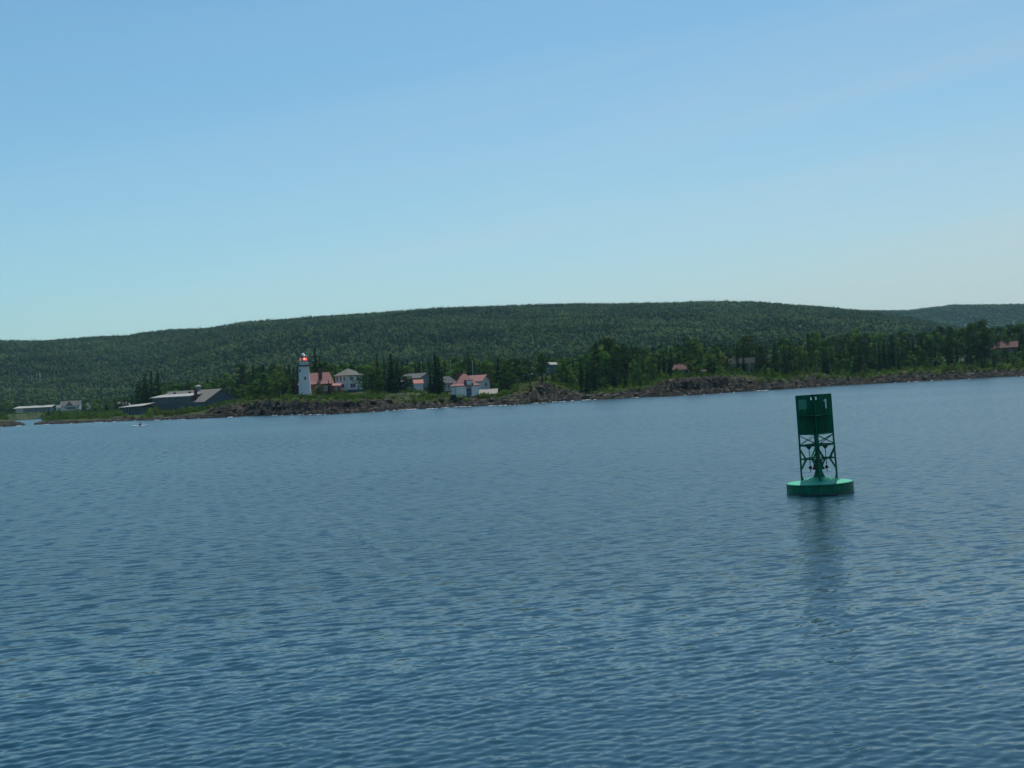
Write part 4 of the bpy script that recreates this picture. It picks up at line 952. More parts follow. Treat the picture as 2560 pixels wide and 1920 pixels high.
    mb.box(0, 0, z1+0.006, 2*w0, 0.05, 0.012); mb.box(0, 0, z1+0.019, 0.05, 2*w0, 0.012); mb.build('edge_frame', G_, t)
    mb = MB(); mb.box(-0.425, -0.0115, 3.465, 0.30, 0.006, 0.385); mb.build('green_square', M['panel_green'], t)
    mb = MB(); mb.box(0.455, -0.0115, 3.445, 0.058, 0.006, 0.37)
    mb.add([(0.427, -0.0145, 3.63), (0.427, -0.0145, 3.56), (0.375, -0.0145, 3.545), (0.375, -0.0145, 3.575), (0.427, -0.0085, 3.63), (0.427, -0.0085, 3.56), (0.375, -0.0085, 3.545), (0.375, -0.0085, 3.575)],
           [(0, 1, 2, 3), (7, 6, 5, 4), (0, 4, 5, 1), (1, 5, 6, 2), (2, 6, 7, 3), (3, 7, 4, 0)])
    o = mb.build('numeral', M['numeral'], t); o['label'] = 'white number 1 on the right half of the day mark'
    # pedestal, bell and clappers
    mb = MB(); mb.lathe([(0.24, 0.60), (0.20, 0.66), (0.12, 0.90), (0.10, 0.98), (0.05, 1.0), (0.05, 1.32), (0.02, 1.33)], 20); mb.build('bell_stand', G_, t, True)
    mb = MB(); mb.lathe([(0.055, 1.30), (0.12, 1.285), (0.165, 1.22), (0.185, 1.10), (0.205, 0.99), (0.245, 0.915), (0.25, 0.90), (0.22, 0.905), (0.16, 1.1), (0.06, 1.24)], 28); bell = mb.build('bell', M['bronze'], t, True)
    mb = MB(); mb.lathe([(0.055, 1.34), (0.17, 1.35), (0.17, 1.38), (0.055, 1.39)], 20); mb.build('bell_cap', M['buoy_dark'], bell)
    for (a, zt_) in ((188, 0), (-12, 0), (95, 0), (-82, 0)):
        c, s = math.cos(R(a)), math.sin(R(a)); r = 0.31
        mb = MB(); mb.tube((c*r, s*r, 1.76), (c*(r+0.01), s*(r+0.01), 0.80), 0.016, n=6); mb.lathe([(0.01, -0.065), (0.05, -0.05), (0.07, 0), (0.05, 0.05), (0.01, 0.065)], 12, (c*r, s*r, 0.98)); mb.bar((c*r, s*r, 0.98), (c*0.40, s*0.40, 0.98), 0.03, 0.03)
        cl = mb.build('clapper', M['bronze'], t)
        mb = MB(); mb.poly([(c*0.19, s*0.19, 1.82), (c*0.45, s*0.45, 1.82), (c*0.34, s*0.34, 1.70), (c*0.28, s*0.28, 1.70)], 0.03); mb.box(c*0.31, s*0.31, 1.765, 0.07, 0.07, 0.07, R(a)); mb.build('hanger_bracket', M['buoy_dark'], t)
    mb = MB()
    for a in (0, 90): c, s = math.cos(R(a)), math.sin(R(a)); mb.bar((-c*0.67, -s*0.67, 1.835), (c*0.67, s*0.67, 1.835+0.001*a/90), 0.045, 0.018)
    mb.build('bracket_beam', G_, t)
    mb = MB(); mb.tube((0, 0, 1.83), (0, 0, 2.32), 0.045, n=10); mb.build('centre_pipe', G_, t, True)
    for sx, sy in ((-0.52, -0.55), (0.66, -0.35)):
        mb = MB(); n = 10
        for k in range(n):
            a, b = math.pi*k/n, math.pi*(k+1)/n; mb.tube((sx+0.07*math.cos(a), sy, 0.455+0.09*math.sin(a)), (sx+0.07*math.cos(b), sy, 0.455+0.09*math.sin(b)), 0.016, n=6)
        mb.build('lifting_eye', M['steel'], t)
buoy()

# ================================================================== KAYAK AND PADDLER
def kayak():
    g = G(350, 1065.5); ang = R(176)
    t = empty('kayak', (g.x, g.y, 0.0), ang, 'white sea kayak with a dark cockpit on the lake below the lodge', 'kayak')
    L = 4.9; n = 24; m = 16; vs = []; fs = []
    for i in range(n+1):
        f = i/n; x = (f-0.5)*L; w = 0.29*max(0.02, math.sin(math.pi*f))**0.75; keel = -0.10+0.22*abs(2*f-1)**3.2; sheer = 0.20+0.16*abs(2*f-1)**2.4
        for k in range(m):
            a = 2*math.pi*k/m; yy = w*math.cos(a); zz = math.sin(a)
            vs.append((x, yy, (sheer+keel)/2+zz*(sheer-keel)/2))
    for i in range(n):
        for k in range(m): fs.append((i*m+k, i*m+(k+1) % m, (i+1)*m+(k+1) % m, (i+1)*m+k))
    fs += [tuple(range(m))[::-1], tuple(range(n*m, n*m+m))]
    mb = MB(); mb.add(vs, fs); mb.build('hull', M['kayak'], t, True)
    mb = MB()
    for k in range(20):
        a, b = 2*math.pi*k/20, 2*math.pi*(k+1)/20; mb.tube((0.05+0.42*math.cos(a)-0.1, 0.21*math.sin(a), 0.225), (0.05+0.42*math.cos(b)-0.1, 0.21*math.sin(b), 0.225), 0.025, n=6)
    mb.build('cockpit_rim', M['dark'], t)
    # paddler: one continuous skinned figure, seated, arms forward on the paddle
    J = [(0, 0, .10), (0, 0, .32), (.02, 0, .55), (.02, 0, .68), (.05, 0, .80), (.06, 0, .93), (.07, 0, 1.00),
         (.02, .19, .62), (.16, .30, .42), (.36, .33, .50), (.43, .34, .51), (.02, -.19, .62), (.18, -.30, .45), (.38, -.32, .62), (.45, -.33, .64),
         (.18, .12, .10), (.62, .14, .14), (.18, -.12, .10), (.62, -.14, .14)]
    E = [(0, 1), (1, 2), (2, 3), (3, 4), (4, 5), (5, 6), (2, 7), (7, 8), (8, 9), (9, 10), (2, 11), (11, 12), (12, 13), (13, 14), (0, 15), (15, 16), (0, 17), (17, 18)]
    RD = [.15, .14, .15, .06, .085, .10, .06, .07, .05, .038, .04, .07, .05, .038, .04, .10, .07, .10, .07]
    me = bpy.data.meshes.new('person'); me.from_pydata(J, E, []); me.materials.append(M['skin'])
    o = bpy.data.objects.new('person', me); COL.objects.link(o)
    sk = o.modifiers.new('skin', 'SKIN'); sb = o.modifiers.new('sub', 'SUBSURF'); sb.levels = sb.render_levels = 2
    for v, r_ in zip(me.skin_vertices[0].data, RD): v.radius = (r_, r_)
    me.skin_vertices[0].data[0].use_root = True
    c, s = math.cos(ang), math.sin(ang); o.location = (g.x-0.12*c, g.y-0.12*s, 0.02); o.rotation_euler = (0, 0, ang)
    tag(o, 'person in a dark red vest seated in the kayak and paddling', 'person')
    mb = MB(); mb.lathe([(0.165, 0.25), (0.175, 0.4), (0.19, 0.55), (0.16, 0.66), (0.07, 0.70)], 16, (0.01, 0, 0)); mb.build('vest', M['shirt'], o, True)
    mb = MB(); mb.lathe([(0.115, 0.86), (0.122, 0.93), (0.115, 1.0), (0.07, 1.055), (0.02, 1.07)], 14, (0.045, 0, 0)); mb.build('hair', M['hair'], o, True)
    p = empty('paddle', (g.x+0.3*c, g.y+0.3*s, 0.62), ang, 'double bladed paddle held across the white kayak', 'paddle')
    a, b = Vector((0.25, 1.02, 0.10)), Vector((-0.2, -1.02, -0.10)); a, b = Vector((0.85, 0.65, -0.12)), Vector((-0.75, -0.68, 0.32))
    mb = MB(); mb.tube((-0.55, 0.9, -0.05), (0.65, -0.85, 0.2), 0.018, n=6); mb.build('shaft', M['dark'], p)
    for q, d in (((-0.66, 1.06, -0.073), 1), ((0.76, -1.01, 0.223), 1)):
        mb = MB(); mb.lathe([(0.02, -0.24), (0.07, -0.12), (0.085, 0.05), (0.06, 0.2), (0.01, 0.25)], 10); o2 = mb.build('blade', M['dark'], p); o2.location = q; o2.scale = (1, 0.15, 1); o2.rotation_euler = (R(85), 0, R(35))
kayak()

# ================================================================== TREES AND SHRUBS
# named trees of the village and the point: kind, photo column, row of the top, distance, width factor, label
NAMED = [
 ('spruce', 787, 866, 447, 1.0, 'tall dark spruce close behind the roof of the keeper\'s house'),
 ('spruce', 799, 889, 449, 1.0, 'shorter spruce touching the tall one behind the keeper\'s house'),
 ('spruce', 746, 903, 440, 1.0, 'dark spruce just left of the lighthouse tower'),
 ('spruce', 733, 935, 440, 1.0, 'small dark spruce second to the left of the lighthouse tower'),
 ('leaf', 828, 908, 455, 1.0, 'dark broadleaf tree behind the red chimney of the keeper\'s house'),
 ('leaf', 848, 912, 458, 1.0, 'rounded broadleaf tree behind the gap between both keeper houses'),
 ('spruce', 874, 903, 470, 0.8, 'slim spruce rising behind the hip roof of the white house'),
 ('leaf', 797, 955, 409, 1.15, 'green broadleaf tree growing in front of the keeper\'s house wall'),
 ('leaf', 783, 974, 406, 0.8, 'low broadleaf tree at the foot of the lighthouse tower'),
 ('spruce', 821, 949, 407, 0.8, 'pointed dark spruce in front of the keeper\'s house'),
 ('leaf', 916, 912, 424, 1.7, 'broad dark tree hiding the right side of the white house'),
 ('leaf', 940, 920, 426, 1.1, 'dark broadleaf tree beside the broad one right of the white house'),
 ('spruce', 942, 883, 452, 1.0, 'tall spruce rising behind the broad dark tree'),
 ('spruce', 959, 888, 450, 0.8, 'slim spruce between the broad dark tree and the tall wide spruce'),
 ('spruce', 976, 881, 424, 1.35, 'tall wide spruce standing on the lawn left of the grey gabled house'),
 ('spruce', 992, 893, 428, 1.2, 'wide spruce crowded against the tall one on the lawn'),
 ('pine', 1006, 922, 440, 1.6, 'bushy pine left of the porch of the grey gabled house'),
 ('spruce', 989, 969, 410, 0.8, 'very small spruce alone on the open lawn'),
 ('spruce', 1086, 881, 419, 1.5, 'tallest of the close pair of big spruces left of the boathouse'),
 ('spruce', 1095, 889, 421, 1.4, 'right-hand tree of the close pair of big spruces'),
 ('spruce', 1075, 930, 417, 1.2, 'lower dark spruce pressed against the big pair, beside the red roofed shed'),
 ('spruce', 1104, 938, 413, 1.0, 'lower spruce at the right foot of the big pair'),
 ('spruce', 1170, 877, 446, 1.0, 'tall spruce directly behind the boathouse roof'),
 ('spruce', 1181, 884, 449, 0.8, 'narrow spruce right behind the flagpole'),
 ('spruce', 1037, 904, 500, 1.2, 'dark spruce behind the roof of the grey gabled house'),
 ('leaf', 1014, 912, 505, 1.1, 'pale green tree left behind the grey gabled house'),
 ('leaf', 1062, 922, 498, 1.0, 'broadleaf tree between the grey gabled house and the big spruces'),
 ('leaf', 1132, 905, 500, 1.1, 'yellow green tree behind the purple grey hip roof'),
 ('pine', 1140, 922, 470, 1.1, 'pine at the left of the boathouse roof'),
 ('leaf', 1207, 906, 468, 1.3, 'leafy tree just right of the flagpole'),
 ('leaf', 1230, 904, 455, 1.3, 'yellow green tree right of the red roofed house'),
 ('spruce', 1154, 918, 455, 1.0, 'dark spruce beside the boathouse chimney'),
 ('leaf', 1243, 955, 400, 1.2, 'bright small tree beside the top of the boat ramp'),
 ('leaf', 655, 930, 430, 1.5, 'left rounded green tree of the group left of the lighthouse'),
 ('leaf', 688, 926, 436, 1.5, 'middle rounded green tree of the group left of the lighthouse'),
 ('leaf', 712, 938, 430, 1.3, 'right rounded green tree of the group left of the lighthouse'),
 ('leaf', 668, 952, 420, 1.3, 'lower green tree in front of the rounded group'),
 ('leaf', 636, 948, 432, 1.3, 'green tree at the left end of the rounded group'),
 ('spruce', 698, 976, 409, 1.1, 'short dark spruce at the cliff edge below the rounded group'),
 ('spruce', 362, 931, 505, 1.5, 'wide dark spruce behind the left end of the lodge roof'),
 ('spruce', 377, 929, 508, 1.3, 'dark spruce in the middle of the trio behind the lodge roof'),
 ('spruce', 393, 928, 506, 1.5, 'right-hand dark spruce of the trio behind the lodge roof'),
 ('spruce', 348, 950, 510, 1.2, 'lower spruce at the left of the trio behind the lodge roof'),
 ('leaf', 524, 952, 500, 1.4, 'yellow green tree behind the lodge roof near its gable'),
 ('leaf', 503, 960, 505, 1.1, 'smaller yellow green tree behind the lodge roof, right of the cupola'),
 ('leaf', 566, 935, 492, 1.6, 'large round green tree right behind the lodge gable'),
 ('leaf', 552, 944, 496, 1.3, 'green tree leaning against the large round one behind the gable'),
 ('pine', 596, 906, 520, 1.4, 'tall dark pine behind the tree group right of the lodge'),
 ('pine', 610, 916, 524, 1.2, 'second dark pine behind the tree group right of the lodge'),
 ('leaf', 604, 958, 470, 1.4, 'bright green tree right of the tall utility pole'),
 ('leaf', 622, 962, 462, 1.3, 'bright green tree second right of the tall utility pole'),
 ('leaf', 588, 968, 468, 1.2, 'low green tree beside the tall utility pole'),
 ('leaf', 6, 996, 780, 2.0, 'dark green tree cut by the left edge'),
 ('leaf', 22, 1004, 800, 1.6, 'dark green tree beside the one cut by the left edge'),
 ('spruce', 206, 1000, 860, 1.6, 'dark spruce at the right wall of the brown roofed cottage'),
 ('leaf', 271, 1000, 740, 1.6, 'round dark tree left of the pale hip roofed house'),
 ('spruce', 330, 984, 600, 1.5, 'dark spruce left of the spruce trio by the lodge'),
 ('spruce', 318, 990, 610, 1.4, 'dark spruce behind the pale hip roofed house'),
 ('spruce', 516, 1001, 447, 1.0, 'little dark spruce before the lodge gable'),
 ('spruce', 17, 1036, 620, 1.4, 'tiny dark spruce on the low rocks near the left edge'),
 ('spruce', 54, 1031, 880, 1.6, 'tiny dark spruce in front of the motel end'),
 ('spruce', 150, 1029, 600, 1.3, 'tiny spruce on the meadow below the brown roofed cottage'),
 ('spruce', 139, 1032, 610, 1.2, 'tiny spruce on the meadow left of the other tiny one'),
 ('spruce', 1325, 950, 379, 1.4, 'squat dark spruce in front of the timber deck'),
 ('spruce', 1341, 957, 378, 1.4, 'squat dark spruce at the right foot of the timber deck'),
 ('pine', 1352, 880, 450, 1.3, 'tall bushy pine left of the pale cabin'),
 ('leaf', 1399, 910, 430, 1.3, 'yellow green tree covering the right side of the pale cabin'),
 ('leaf', 1414, 896, 455, 1.2, 'yellow green tree right behind the pale cabin'),
 ('pine', 1507, 843, 440, 2.0, 'large round topped pine standing above the whole wood'),
 ('pine', 1486, 856, 446, 0.8, 'ragged leaning pine just left of the large round topped pine'),
 ('spruce', 1720, 840, 470, 0.9, 'slim pointed spruce behind the red cottage'),
 ('spruce', 1711, 834, 480, 0.8, 'thin bare topped spruce behind the red cottage'),
 ('leaf', 1738, 843, 474, 1.5, 'large yellow green tree right behind the red cottage'),
 ('pine', 1862, 836, 480, 1.6, 'bushy pine rising above the hidden dark house'),
 ('leaf', 1742, 917, 428, 1.3, 'olive tree between the red cottage and the little shelter'),
 ('leaf', 1730, 927, 426, 1.2, 'low tree in front of the red cottage'),
 ('spruce', 1466, 900, 396, 1.0, 'dark spruce closest to the water right of the rock dome'),
 ('spruce', 1452, 925, 394, 1.0, 'lower dark spruce at the water right of the rock dome'),
 ('pine', 2458, 797, 532, 1.3, 'highest round topped pine left of the stepped brown house'),
 ('pine', 2426, 806, 522, 1.2, 'dark round pine second left of the stepped brown house'),
]
for kind, x, yt, Y, w, lab in NAMED: plant_px(kind, x, yt, Y, w*0.85, label=lab)
SKY = [(1190, 905), (1240, 888), (1280, 893), (1297, 896), (1340, 882), (1372, 896), (1404, 890), (1442, 887), (1465, 875), (1483, 852), (1509, 843), (1526, 855), (1563, 852), (1598, 862), (1630, 864), (1656, 866), (1685, 864),
       (1715, 841), (1743, 846), (1766, 855), (1800, 853), (1830, 861), (1862, 838), (1887, 858), (1920, 856), (1937, 844), (1978, 840), (2000, 842), (2018, 828), (2050, 826), (2082, 838), (2105, 843), (2133, 818), (2160, 830), (2198, 830),
       (2224, 832), (2244, 822), (2268, 826), (2304, 830), (2325, 824), (2348, 810), (2383, 812), (2400, 822), (2426, 806), (2458, 797), (2475, 815), (2499, 810), (2527, 804), (2560, 804), (2640, 800), (2720, 806)]
SKX, SKYy = zip(*SKY)
def ground_line(x):
    u = ux(x); Y = float(np.interp(u, sh[:, 0], sh[:, 1]))+18; return Y
def clear_of(x, y, pads=('boathouse', 'shed', 'cabin', 'cottage', 'kiosk', 'blue_house', 'brown_house', 'deck', 'pink_house')):
    return True
WINDOWS_ = [(1305, 1364, 934), (1370, 1383, 926), (1690, 1716, 917), (1754, 1766, 926), (1853, 1859, 908), (2484, 2546, 866)]   # openings in the wood where a house shows: nothing taller in front
def limit(x, ytop, row, Y, rad=4):
    for a, b, y in WINDOWS_:
        if a-rad < x < b+rad: return max(ytop, y+random.uniform(0, 6)) if Y < 455 or b == 2546 and Y < 550 else ytop
    return ytop
rows = [('skyline', 92, 21, (0.0, 0.05)), ('second', 66, 23, (0.04, 0.26)), ('third', 44, 24, (0.15, 0.48)), ('front', 25, 26, (0.38, 0.80))]
for name, dep, step, (f0, f1) in rows:
    x = 1196 if dep > 60 else (1262 if dep > 40 else 1385)
    while x < 2740:
        xx = x+random.uniform(-6, 6); Y = yshore(xx)+dep+random.uniform(-8, 8)
        ys = float(np.interp(xx, SKX, SKYy)); p = P(xx, 900, Y); zg = float(terrain(p.x, p.y)); yg = pix(p.x, p.y, zg)[1]
        f = random.uniform(f0, f1); yt = ys+(yg-ys)*f; yt = limit(xx, yt, name, Y)
        q = random.random()
        if name == 'skyline': kind = 'pine' if (xx > 2080 and q < 0.75) or q < 0.22 else ('spruce' if q < 0.72 else 'leaf')
        elif name == 'front': kind = 'spruce' if q < 0.42 else ('leaf' if q < 0.92 else 'pine')
        else: kind = 'spruce' if q < 0.48 else ('pine' if q < 0.66 else 'leaf')
        if yg-yt > 6: plant_px(kind, xx, yt, Y, random.uniform(0.85, 1.25)*(1.25 if kind == 'pine' else 1.0)*0.9, row=name)
        x += step
# trees behind the village, left half
for (x0, x1, n, Ya, Yb, ya, yb_) in ((600, 1200, 70, 515, 640, 918, 896), (340, 660, 42, 535, 640, 962, 944), (-40, 340, 34, 935, 990, 1006, 988), (-40, 330, 20, 600, 860, 1030, 1018), (210, 340, 8, 650, 760, 1004, 990), (1120, 1300, 10, 560, 640, 915, 900)):
    for i in range(n):
        x = x0+(x1-x0)*(i+random.uniform(0.1, 0.9))/n; Y = random.uniform(Ya, Yb); f = (x-x0)/(x1-x0)
        yt = ya+(yb_-ya)*f+random.uniform(-8, 12)
        if 18 < x < 118 and Y < 890: continue
        q = random.random(); plant_px('spruce' if q < 0.38 else ('pine' if q < 0.5 else 'leaf'), x, yt, Y, random.uniform(1.1, 1.6), row='village')
# shrubs
BUSH = [(391, 1010, 440, 2.3), (410, 1022, 430, 2.4), (430, 1024, 428, 2.0), (456, 1012, 440, 2.0), (478, 1013, 440, 2.2), (500, 1010, 438, 1.9), (536, 1011, 440, 1.9), (558, 1003, 452, 1.9), (570, 1000, 450, 1.8), (297, 1023, 470, 2.0), (312, 1032, 450, 1.6),
        (330, 1036, 440, 1.6), (356, 1032, 436, 1.8), (372, 1028, 432, 1.8), (376, 1016, 445, 1.8), (276, 1036, 520, 2.2), (262, 1030, 560, 2.0), (248, 1033, 540, 1.8), (232, 1036, 520, 1.8), (212, 1035, 540, 1.6), (190, 1038, 520, 1.6), (170, 1037, 540, 1.5),
        (120, 1036, 500, 1.4), (40, 1036, 905, 2.4), (70, 1035, 905, 2.0), (112, 1033, 905, 2.0), (590, 996, 440, 1.8), (612, 998, 432, 1.8), (640, 1000, 416, 1.6), (676, 996, 412, 1.8), (720, 992, 412, 1.5), (742, 994, 410, 1.3),
        (760, 996, 408, 1.3), (778, 996, 405, 1.8), (805, 992, 405, 1.9), (840, 990, 405, 1.8), (858, 988, 405, 1.8), (878, 990, 404, 1.8), (900, 992, 404, 1.6), (925, 992, 402, 1.8), (840, 1000, 400, 1.7), (880, 1002, 399, 1.7), (815, 1006, 401, 1.6),
        (1032, 978, 404, 1.6), (1048, 984, 400, 1.3), (1068, 982, 402, 1.8), (1084, 980, 402, 1.9), (1098, 982, 400, 1.6), (1108, 976, 400, 1.9), (1127, 985, 396, 1.5), (1146, 981, 389, 1.3), (1060, 974, 410, 1.6), (1024, 966, 420, 1.4),
        (1195, 968, 408, 1.3), (1240, 978, 392, 1.8), (1254, 984, 388, 1.6), (1262, 972, 390, 1.9), (1276, 984, 384, 1.7), (1293, 974, 384, 1.8), (1304, 962, 385, 1.6), (1316, 966, 378, 1.8), (1372, 950, 384, 1.5), (1385, 955, 382, 1.5), (1398, 962, 380, 1.3),
        (1412, 966, 380, 1.2), (1428, 974, 380, 1.2), (1490, 974, 378, 1.4), (1512, 970, 378, 1.7), (1530, 968, 380, 1.8), (1548, 966, 384, 1.6), (1575, 962, 386, 1.8), (1596, 960, 388, 1.8), (1618, 961, 388, 1.6), (1650, 950, 400, 1.5),
        (1690, 943, 404, 1.5), (1712, 940, 406, 1.8), (1735, 938, 408, 1.8), (1795, 938, 418, 1.6), (1815, 936, 420, 1.5), (1900, 940, 428, 1.6), (1925, 938, 430, 1.7), (1950, 938, 430, 1.6), (1975, 938, 430, 1.8), (2000, 935, 434, 1.6), (2045, 932, 432, 1.8),
        (2060, 934, 430, 1.7), (2085, 932, 430, 1.9), (2120, 928, 434, 2.0), (2138, 927, 434, 2.0), (2155, 926, 436, 2.0), (2175, 930, 436, 1.6), (2200, 928, 438, 1.6), (2225, 926, 440, 1.6), (2250, 924, 442, 1.6), (2275, 920, 444, 1.6), (2300, 919, 446, 1.6),
        (2322, 917, 448, 1.7), (2340, 904, 452, 2.2), (2358, 903, 452, 2.2), (2376, 905, 452, 2.3), (2395, 907, 452, 2.2), (2414, 904, 450, 2.2), (2430, 906, 450, 2.0), (2444, 915, 450, 1.7), (2462, 918, 450, 1.5), (2475, 916, 452, 1.5), (2500, 900, 458, 2.2), (2520, 902, 458, 2.2),
        (2545, 900, 460, 2.4), (2570, 902, 460, 2.0), (2600, 900, 460, 2.0)]
for k_ in range(62):                                     # scrub clinging to the ledges below the point and the boathouse
    x_ = 600+k_*10.6+random.uniform(-5, 5)
    if 905 < x_ < 960 and k_ % 2: continue
    BUSH.append((x_, None, yshore(x_)+random.uniform(7, 19), random.uniform(1.1, 2.0)))
for k_ in range(34): x_ = 1240+k_*40+random.uniform(-16, 16); BUSH.append((x_, None, yshore(x_)+random.uniform(12, 19), random.uniform(1.0, 1.8)))
for x, yt, Y, w in BUSH:
    Y = max(Y, yshore(x)+(10 if yt else 6)); p = P(x, yt or 980, Y); z = float(terrain(p.x, p.y)); h = p.z-z if yt else random.uniform(1.0, 2.2)
    if h < 0.9: h = random.uniform(0.9, 1.5)
    h = min(h, 4.2); plant('bush', p.x, p.y, h, w*0.75*(1.6/max(h, 1.4)), z, row='shore')

def name_plants():
    lists = {}
    for d in PLANTED:
        o = d['o']; o['category'] = {'bush': 'shrub'}.get(d['kind'], 'tree')
        o['group'] = {'bush': 'shrubs along the shore', 'spruce': 'spruces on the land', 'pine': 'pines on the land', 'leaf': 'broadleaf trees on the land'}[d['kind']]
        if d['label']: o['label'] = d['label']
        else: lists.setdefault((d['kind'], d['row']), []).append(d)
    kn = {'bush': 'green shrub', 'spruce': 'dark pointed spruce', 'pine': 'round topped dark pine', 'leaf': 'leafy green tree'}
    rn = {'skyline': 'on the skyline', 'second': 'just below the skyline', 'third': 'low mid wood', 'front': 'at the front edge', 'village': 'behind houses', 'shore': 'above the rocks'}
    for (k, r), items in lists.items():
        ordinal_labels(items, lambda d, n, w, k=k, r=r: f"{kn[k]} {rn[r]}, {n} {w}")
name_plants()
for k in PROTO:                                       # a prototype nothing was copied from leaves the scene
    for s_ in PROTO[k]:
        if s_.name not in used:
            for ch in list(s_.children): bpy.data.objects.remove(ch)
            bpy.data.objects.remove(s_)

# ================================================================== FAR FOREST ON THE HILLS
ico = bmesh.new(); bmesh.ops.create_icosphere(ico, subdivisions=1, radius=1.0); bmesh.ops.triangulate(ico, faces=ico.faces)
IV = np.array([v.co[:] for v in ico.verts]); IF = np.array([[v.index for v in f.verts] for f in ico.faces]); ico.free()
if len(IV) > 12:
    ico = bmesh.new(); bmesh.ops.create_icosphere(ico, subdivisions=1, radius=1.0)
ICO0 = bmesh.new(); bmesh.ops.create_icosphere(ICO0, subdivisions=0 if False else 1, radius=1.0); ICO0.free()
def forest(name, n, ufun, yfun, zf, label, sizes=(1.8, 3.1), seed=1, cards=5):
    rng = np.random.default_rng(seed)
    Y = yfun(rng.uniform(0, 1, n)); u = ufun(rng.uniform(0, 1, n)); X = u*Y
    Z = zf(X, Y)
    con_p = 0.22+0.70*smooth(-0.12, 0.25, fbm(X/150, Y/110, 3, 7+seed))
    con = rng.uniform(0, 1, n) < con_p*0.75
    r = rng.uniform(*sizes, n)*np.where(con, 0.55, 1.0); h = np.where(con, rng.uniform(6.5, 10.5, n), rng.uniform(5.5, 8.5, n))
    tone = 0.93+0.95*fbm(X/120, Y/85, 4, 3+seed)+rng.normal(0, 0.07, n)
    base = np.where(con[:, None], np.array([0.025, 0.047, 0.027]), np.array([0.047, 0.080, 0.030])+rng.uniform(-0.018, 0.024, (n, 1))*np.array([1.4, 0.9, 0.3]))
    c = base*np.clip(tone, 0.35, 1.7)[:, None]
    nv = len(IV); V = IV[None]*np.stack([r, r, h*0.5], 1)[:, None, :]
    V = V*(1+rng.uniform(-0.28, 0.28, (n, nv, 1)))
    hz = (IV[:, 2]+1)/2                                           # 0 bottom, 1 top
    prof = np.where(con[:, None], 1.25*(1-hz[None])+0.12, 1.0)
    V[:, :, :2] *= prof[:, :, None]; V[:, :, 2] += (h*0.52)[:, None]
    V += np.stack([X, Y, Z], 1)[:, None]
    C = np.repeat(c[:, None], nv, 1)*rng.uniform(0.88, 1.12, (n, nv, 1))
    F = IF[None]+(np.arange(n)*nv)[:, None, None]
    V = V.reshape(-1, 3); C = C.reshape(-1, 3); F = F.reshape(-1, 3); n0 = len(V)
    # loose leaf sprays that break the outline of every crown
    m = cards; hz = rng.uniform(0.05, 1.0, (n, m)); rr = r[:, None]*np.where(con[:, None], 1.25*(1-hz)+0.1, np.sqrt(np.clip(1-(2*hz-1)**2, 0, 1))+0.1)*rng.uniform(0.85, 1.15, (n, m)); a = rng.uniform(0, 2*np.pi, (n, m))
    Cc = np.stack([X[:, None]+rr*np.cos(a), Y[:, None]+rr*np.sin(a), Z[:, None]+hz*h[:, None]*1.04+0.1], -1)
    tri = Cc[:, :, None, :]+rng.normal(0, 1, (n, m, 3, 3))*np.array([0.85, 0.85, 0.6])
    V2 = tri.reshape(-1, 3); C2 = np.repeat((c[:, None]*rng.uniform(0.8, 1.15, (n, m, 1))).reshape(-1, 3), 3, 0); F2 = np.arange(len(V2)).reshape(-1, 3)+n0
    o = np_mesh(name, np.concatenate([V, V2]), np.concatenate([F, F2]), M['hillwood'], col=np.concatenate([C, C2]))
    tag(o, label, 'forest', kind='stuff'); return o
def hz_(X, Y): return terrain(X, Y, False)-1.0
def ysq(a, b): return lambda q: np.sqrt(a*a+(b*b-a*a)*q)
forest('forest', 85000, lambda q: -0.56+1.12*q, ysq(1000, YR+60), hz_, 'dense green forest covering the long hill behind the village', seed=1)
forest('woodland', 6500, lambda q: -0.56+0.80*q, ysq(640, 1010), lambda X, Y: np.where((X/Y < ux(335)) & (Y < 955), -60.0, hz_(X, Y)), 'mixed green woodland on the flat between the village and the hill', sizes=(2.2, 3.8), seed=2, cards=26)
forest('woodland', 3000, lambda q: ux(1180)+0.36*q, ysq(540, 1010), hz_, 'mixed green woodland on low ground behind the right-hand wood', sizes=(2.2, 3.8), seed=3, cards=20)
forest('forest', 22000, lambda q: 0.08+0.46*q, ysq(2650, YR2+60), lambda X, Y: far_z(X, Y)-1, 'bluish forest covering the farther hill at the right', sizes=(2.2, 4.0), seed=4, cards=4)
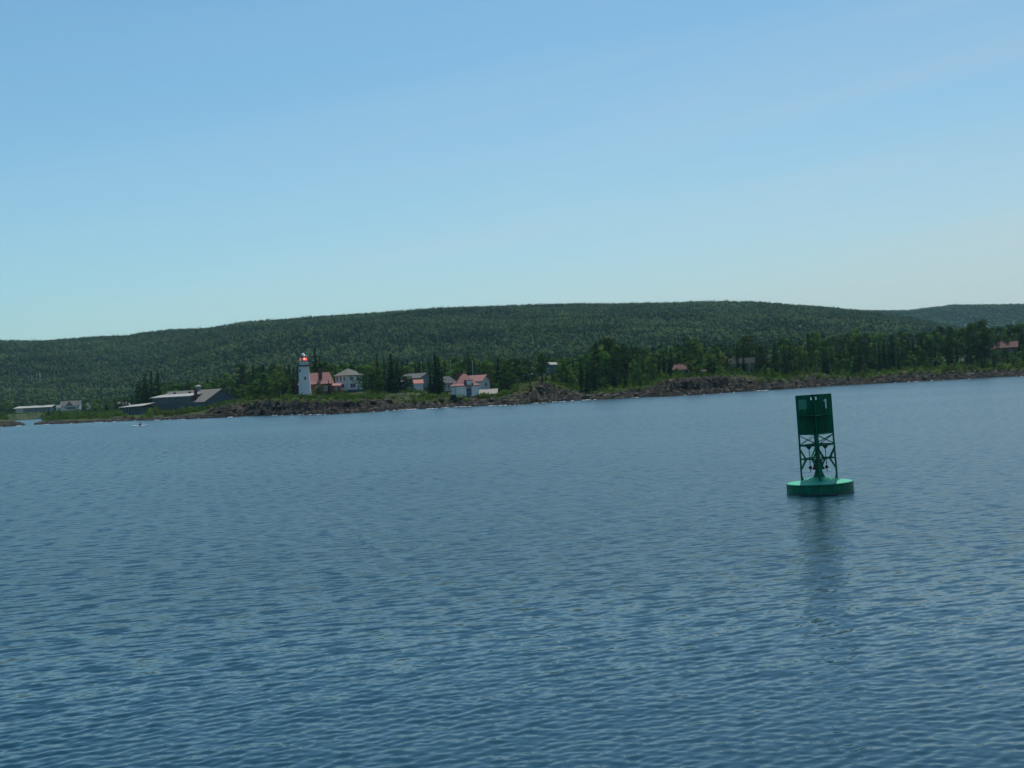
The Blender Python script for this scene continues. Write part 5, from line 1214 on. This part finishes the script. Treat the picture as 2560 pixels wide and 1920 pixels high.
# low undergrowth filling the ground under the trees
def undergrowth():
    rng = np.random.default_rng(3); n = 26000
    x = rng.uniform(-60, 2700, n); u = np.array([ux(0)+(ux(2560)-ux(0))*(q/2560) for q in x]); s = np.where(u < ux(360), rng.uniform(15, 430, n), rng.uniform(15, 95, n))
    Y = Ys(u)+s; X = u*Y; dens = fbm(X/14, Y/10, 3, 41)
    open_ = smooth(ux(930), ux(960), u)*(1-smooth(ux(1040), ux(1070), u))*(s < 45)
    pondw = (u > ux(15)) & (u < ux(110)) & (s > 12) & (s < 400)
    keep = (dens > np.where(s < 24, 0.12, -0.2)) & (rng.uniform(0, 1, n) > open_*0.96) & ~pondw
    for k in PD:
        p = PD[k]; keep &= (np.hypot(X-p.x, Y-p.y) > (11 if k == 'lodge' else 5)) | (s > 200)
        keep &= ~((np.abs(X/Y-p.x/p.y) < 5/p.y) & (Y < p.y) & (Y > p.y-9))
    X, Y, s = X[keep], Y[keep], s[keep]; n = len(X); Z = terrain(X, Y)
    m = 16; hh = rng.uniform(0.4, 1.5, (n, 1)); a = rng.uniform(0, 2*np.pi, (n, m)); rr = rng.uniform(0, 1.3, (n, m))
    C = np.stack([X[:, None]+rr*np.cos(a), Y[:, None]+rr*np.sin(a), Z[:, None]+rng.uniform(0, 1, (n, m))*hh], -1).reshape(-1, 3)
    col = np.repeat(np.array([0.5, 0.6, 0.5])*rng.uniform(0.5, 1.35, (n, 1))*np.concatenate([rng.uniform(0.8, 1.4, (n, 1)), np.ones((n, 1)), rng.uniform(.7, 1.1, (n, 1))], 1), m, 0)
    V, c = quads(C, rng.uniform(0.18, 0.36, len(C)), col, 0.1)
    o = np_mesh('undergrowth', V, np.arange(len(V)).reshape(-1, 4), M['bush'], col=c); tag(o, 'low scrub and undergrowth on the ground behind the shore rocks', 'undergrowth', kind='stuff')
undergrowth()

# ================================================================== HAZE
mb = MB(); mb.box(0, 1500, 120, 7600, 5600, 254)
m, nt, out = nmat('haze_air'); pv = N(nt, 'ShaderNodeVolumePrincipled')
pv.inputs['Color'].default_value = (0.46, 0.82, 0.90, 1); pv.inputs['Density'].default_value = HAZE_DENSITY
nt.links.new(pv.outputs[0], out.inputs['Volume'])
tag(mb.build('haze', m), 'faint blue air between the boat and the hills', 'haze', kind='stuff')
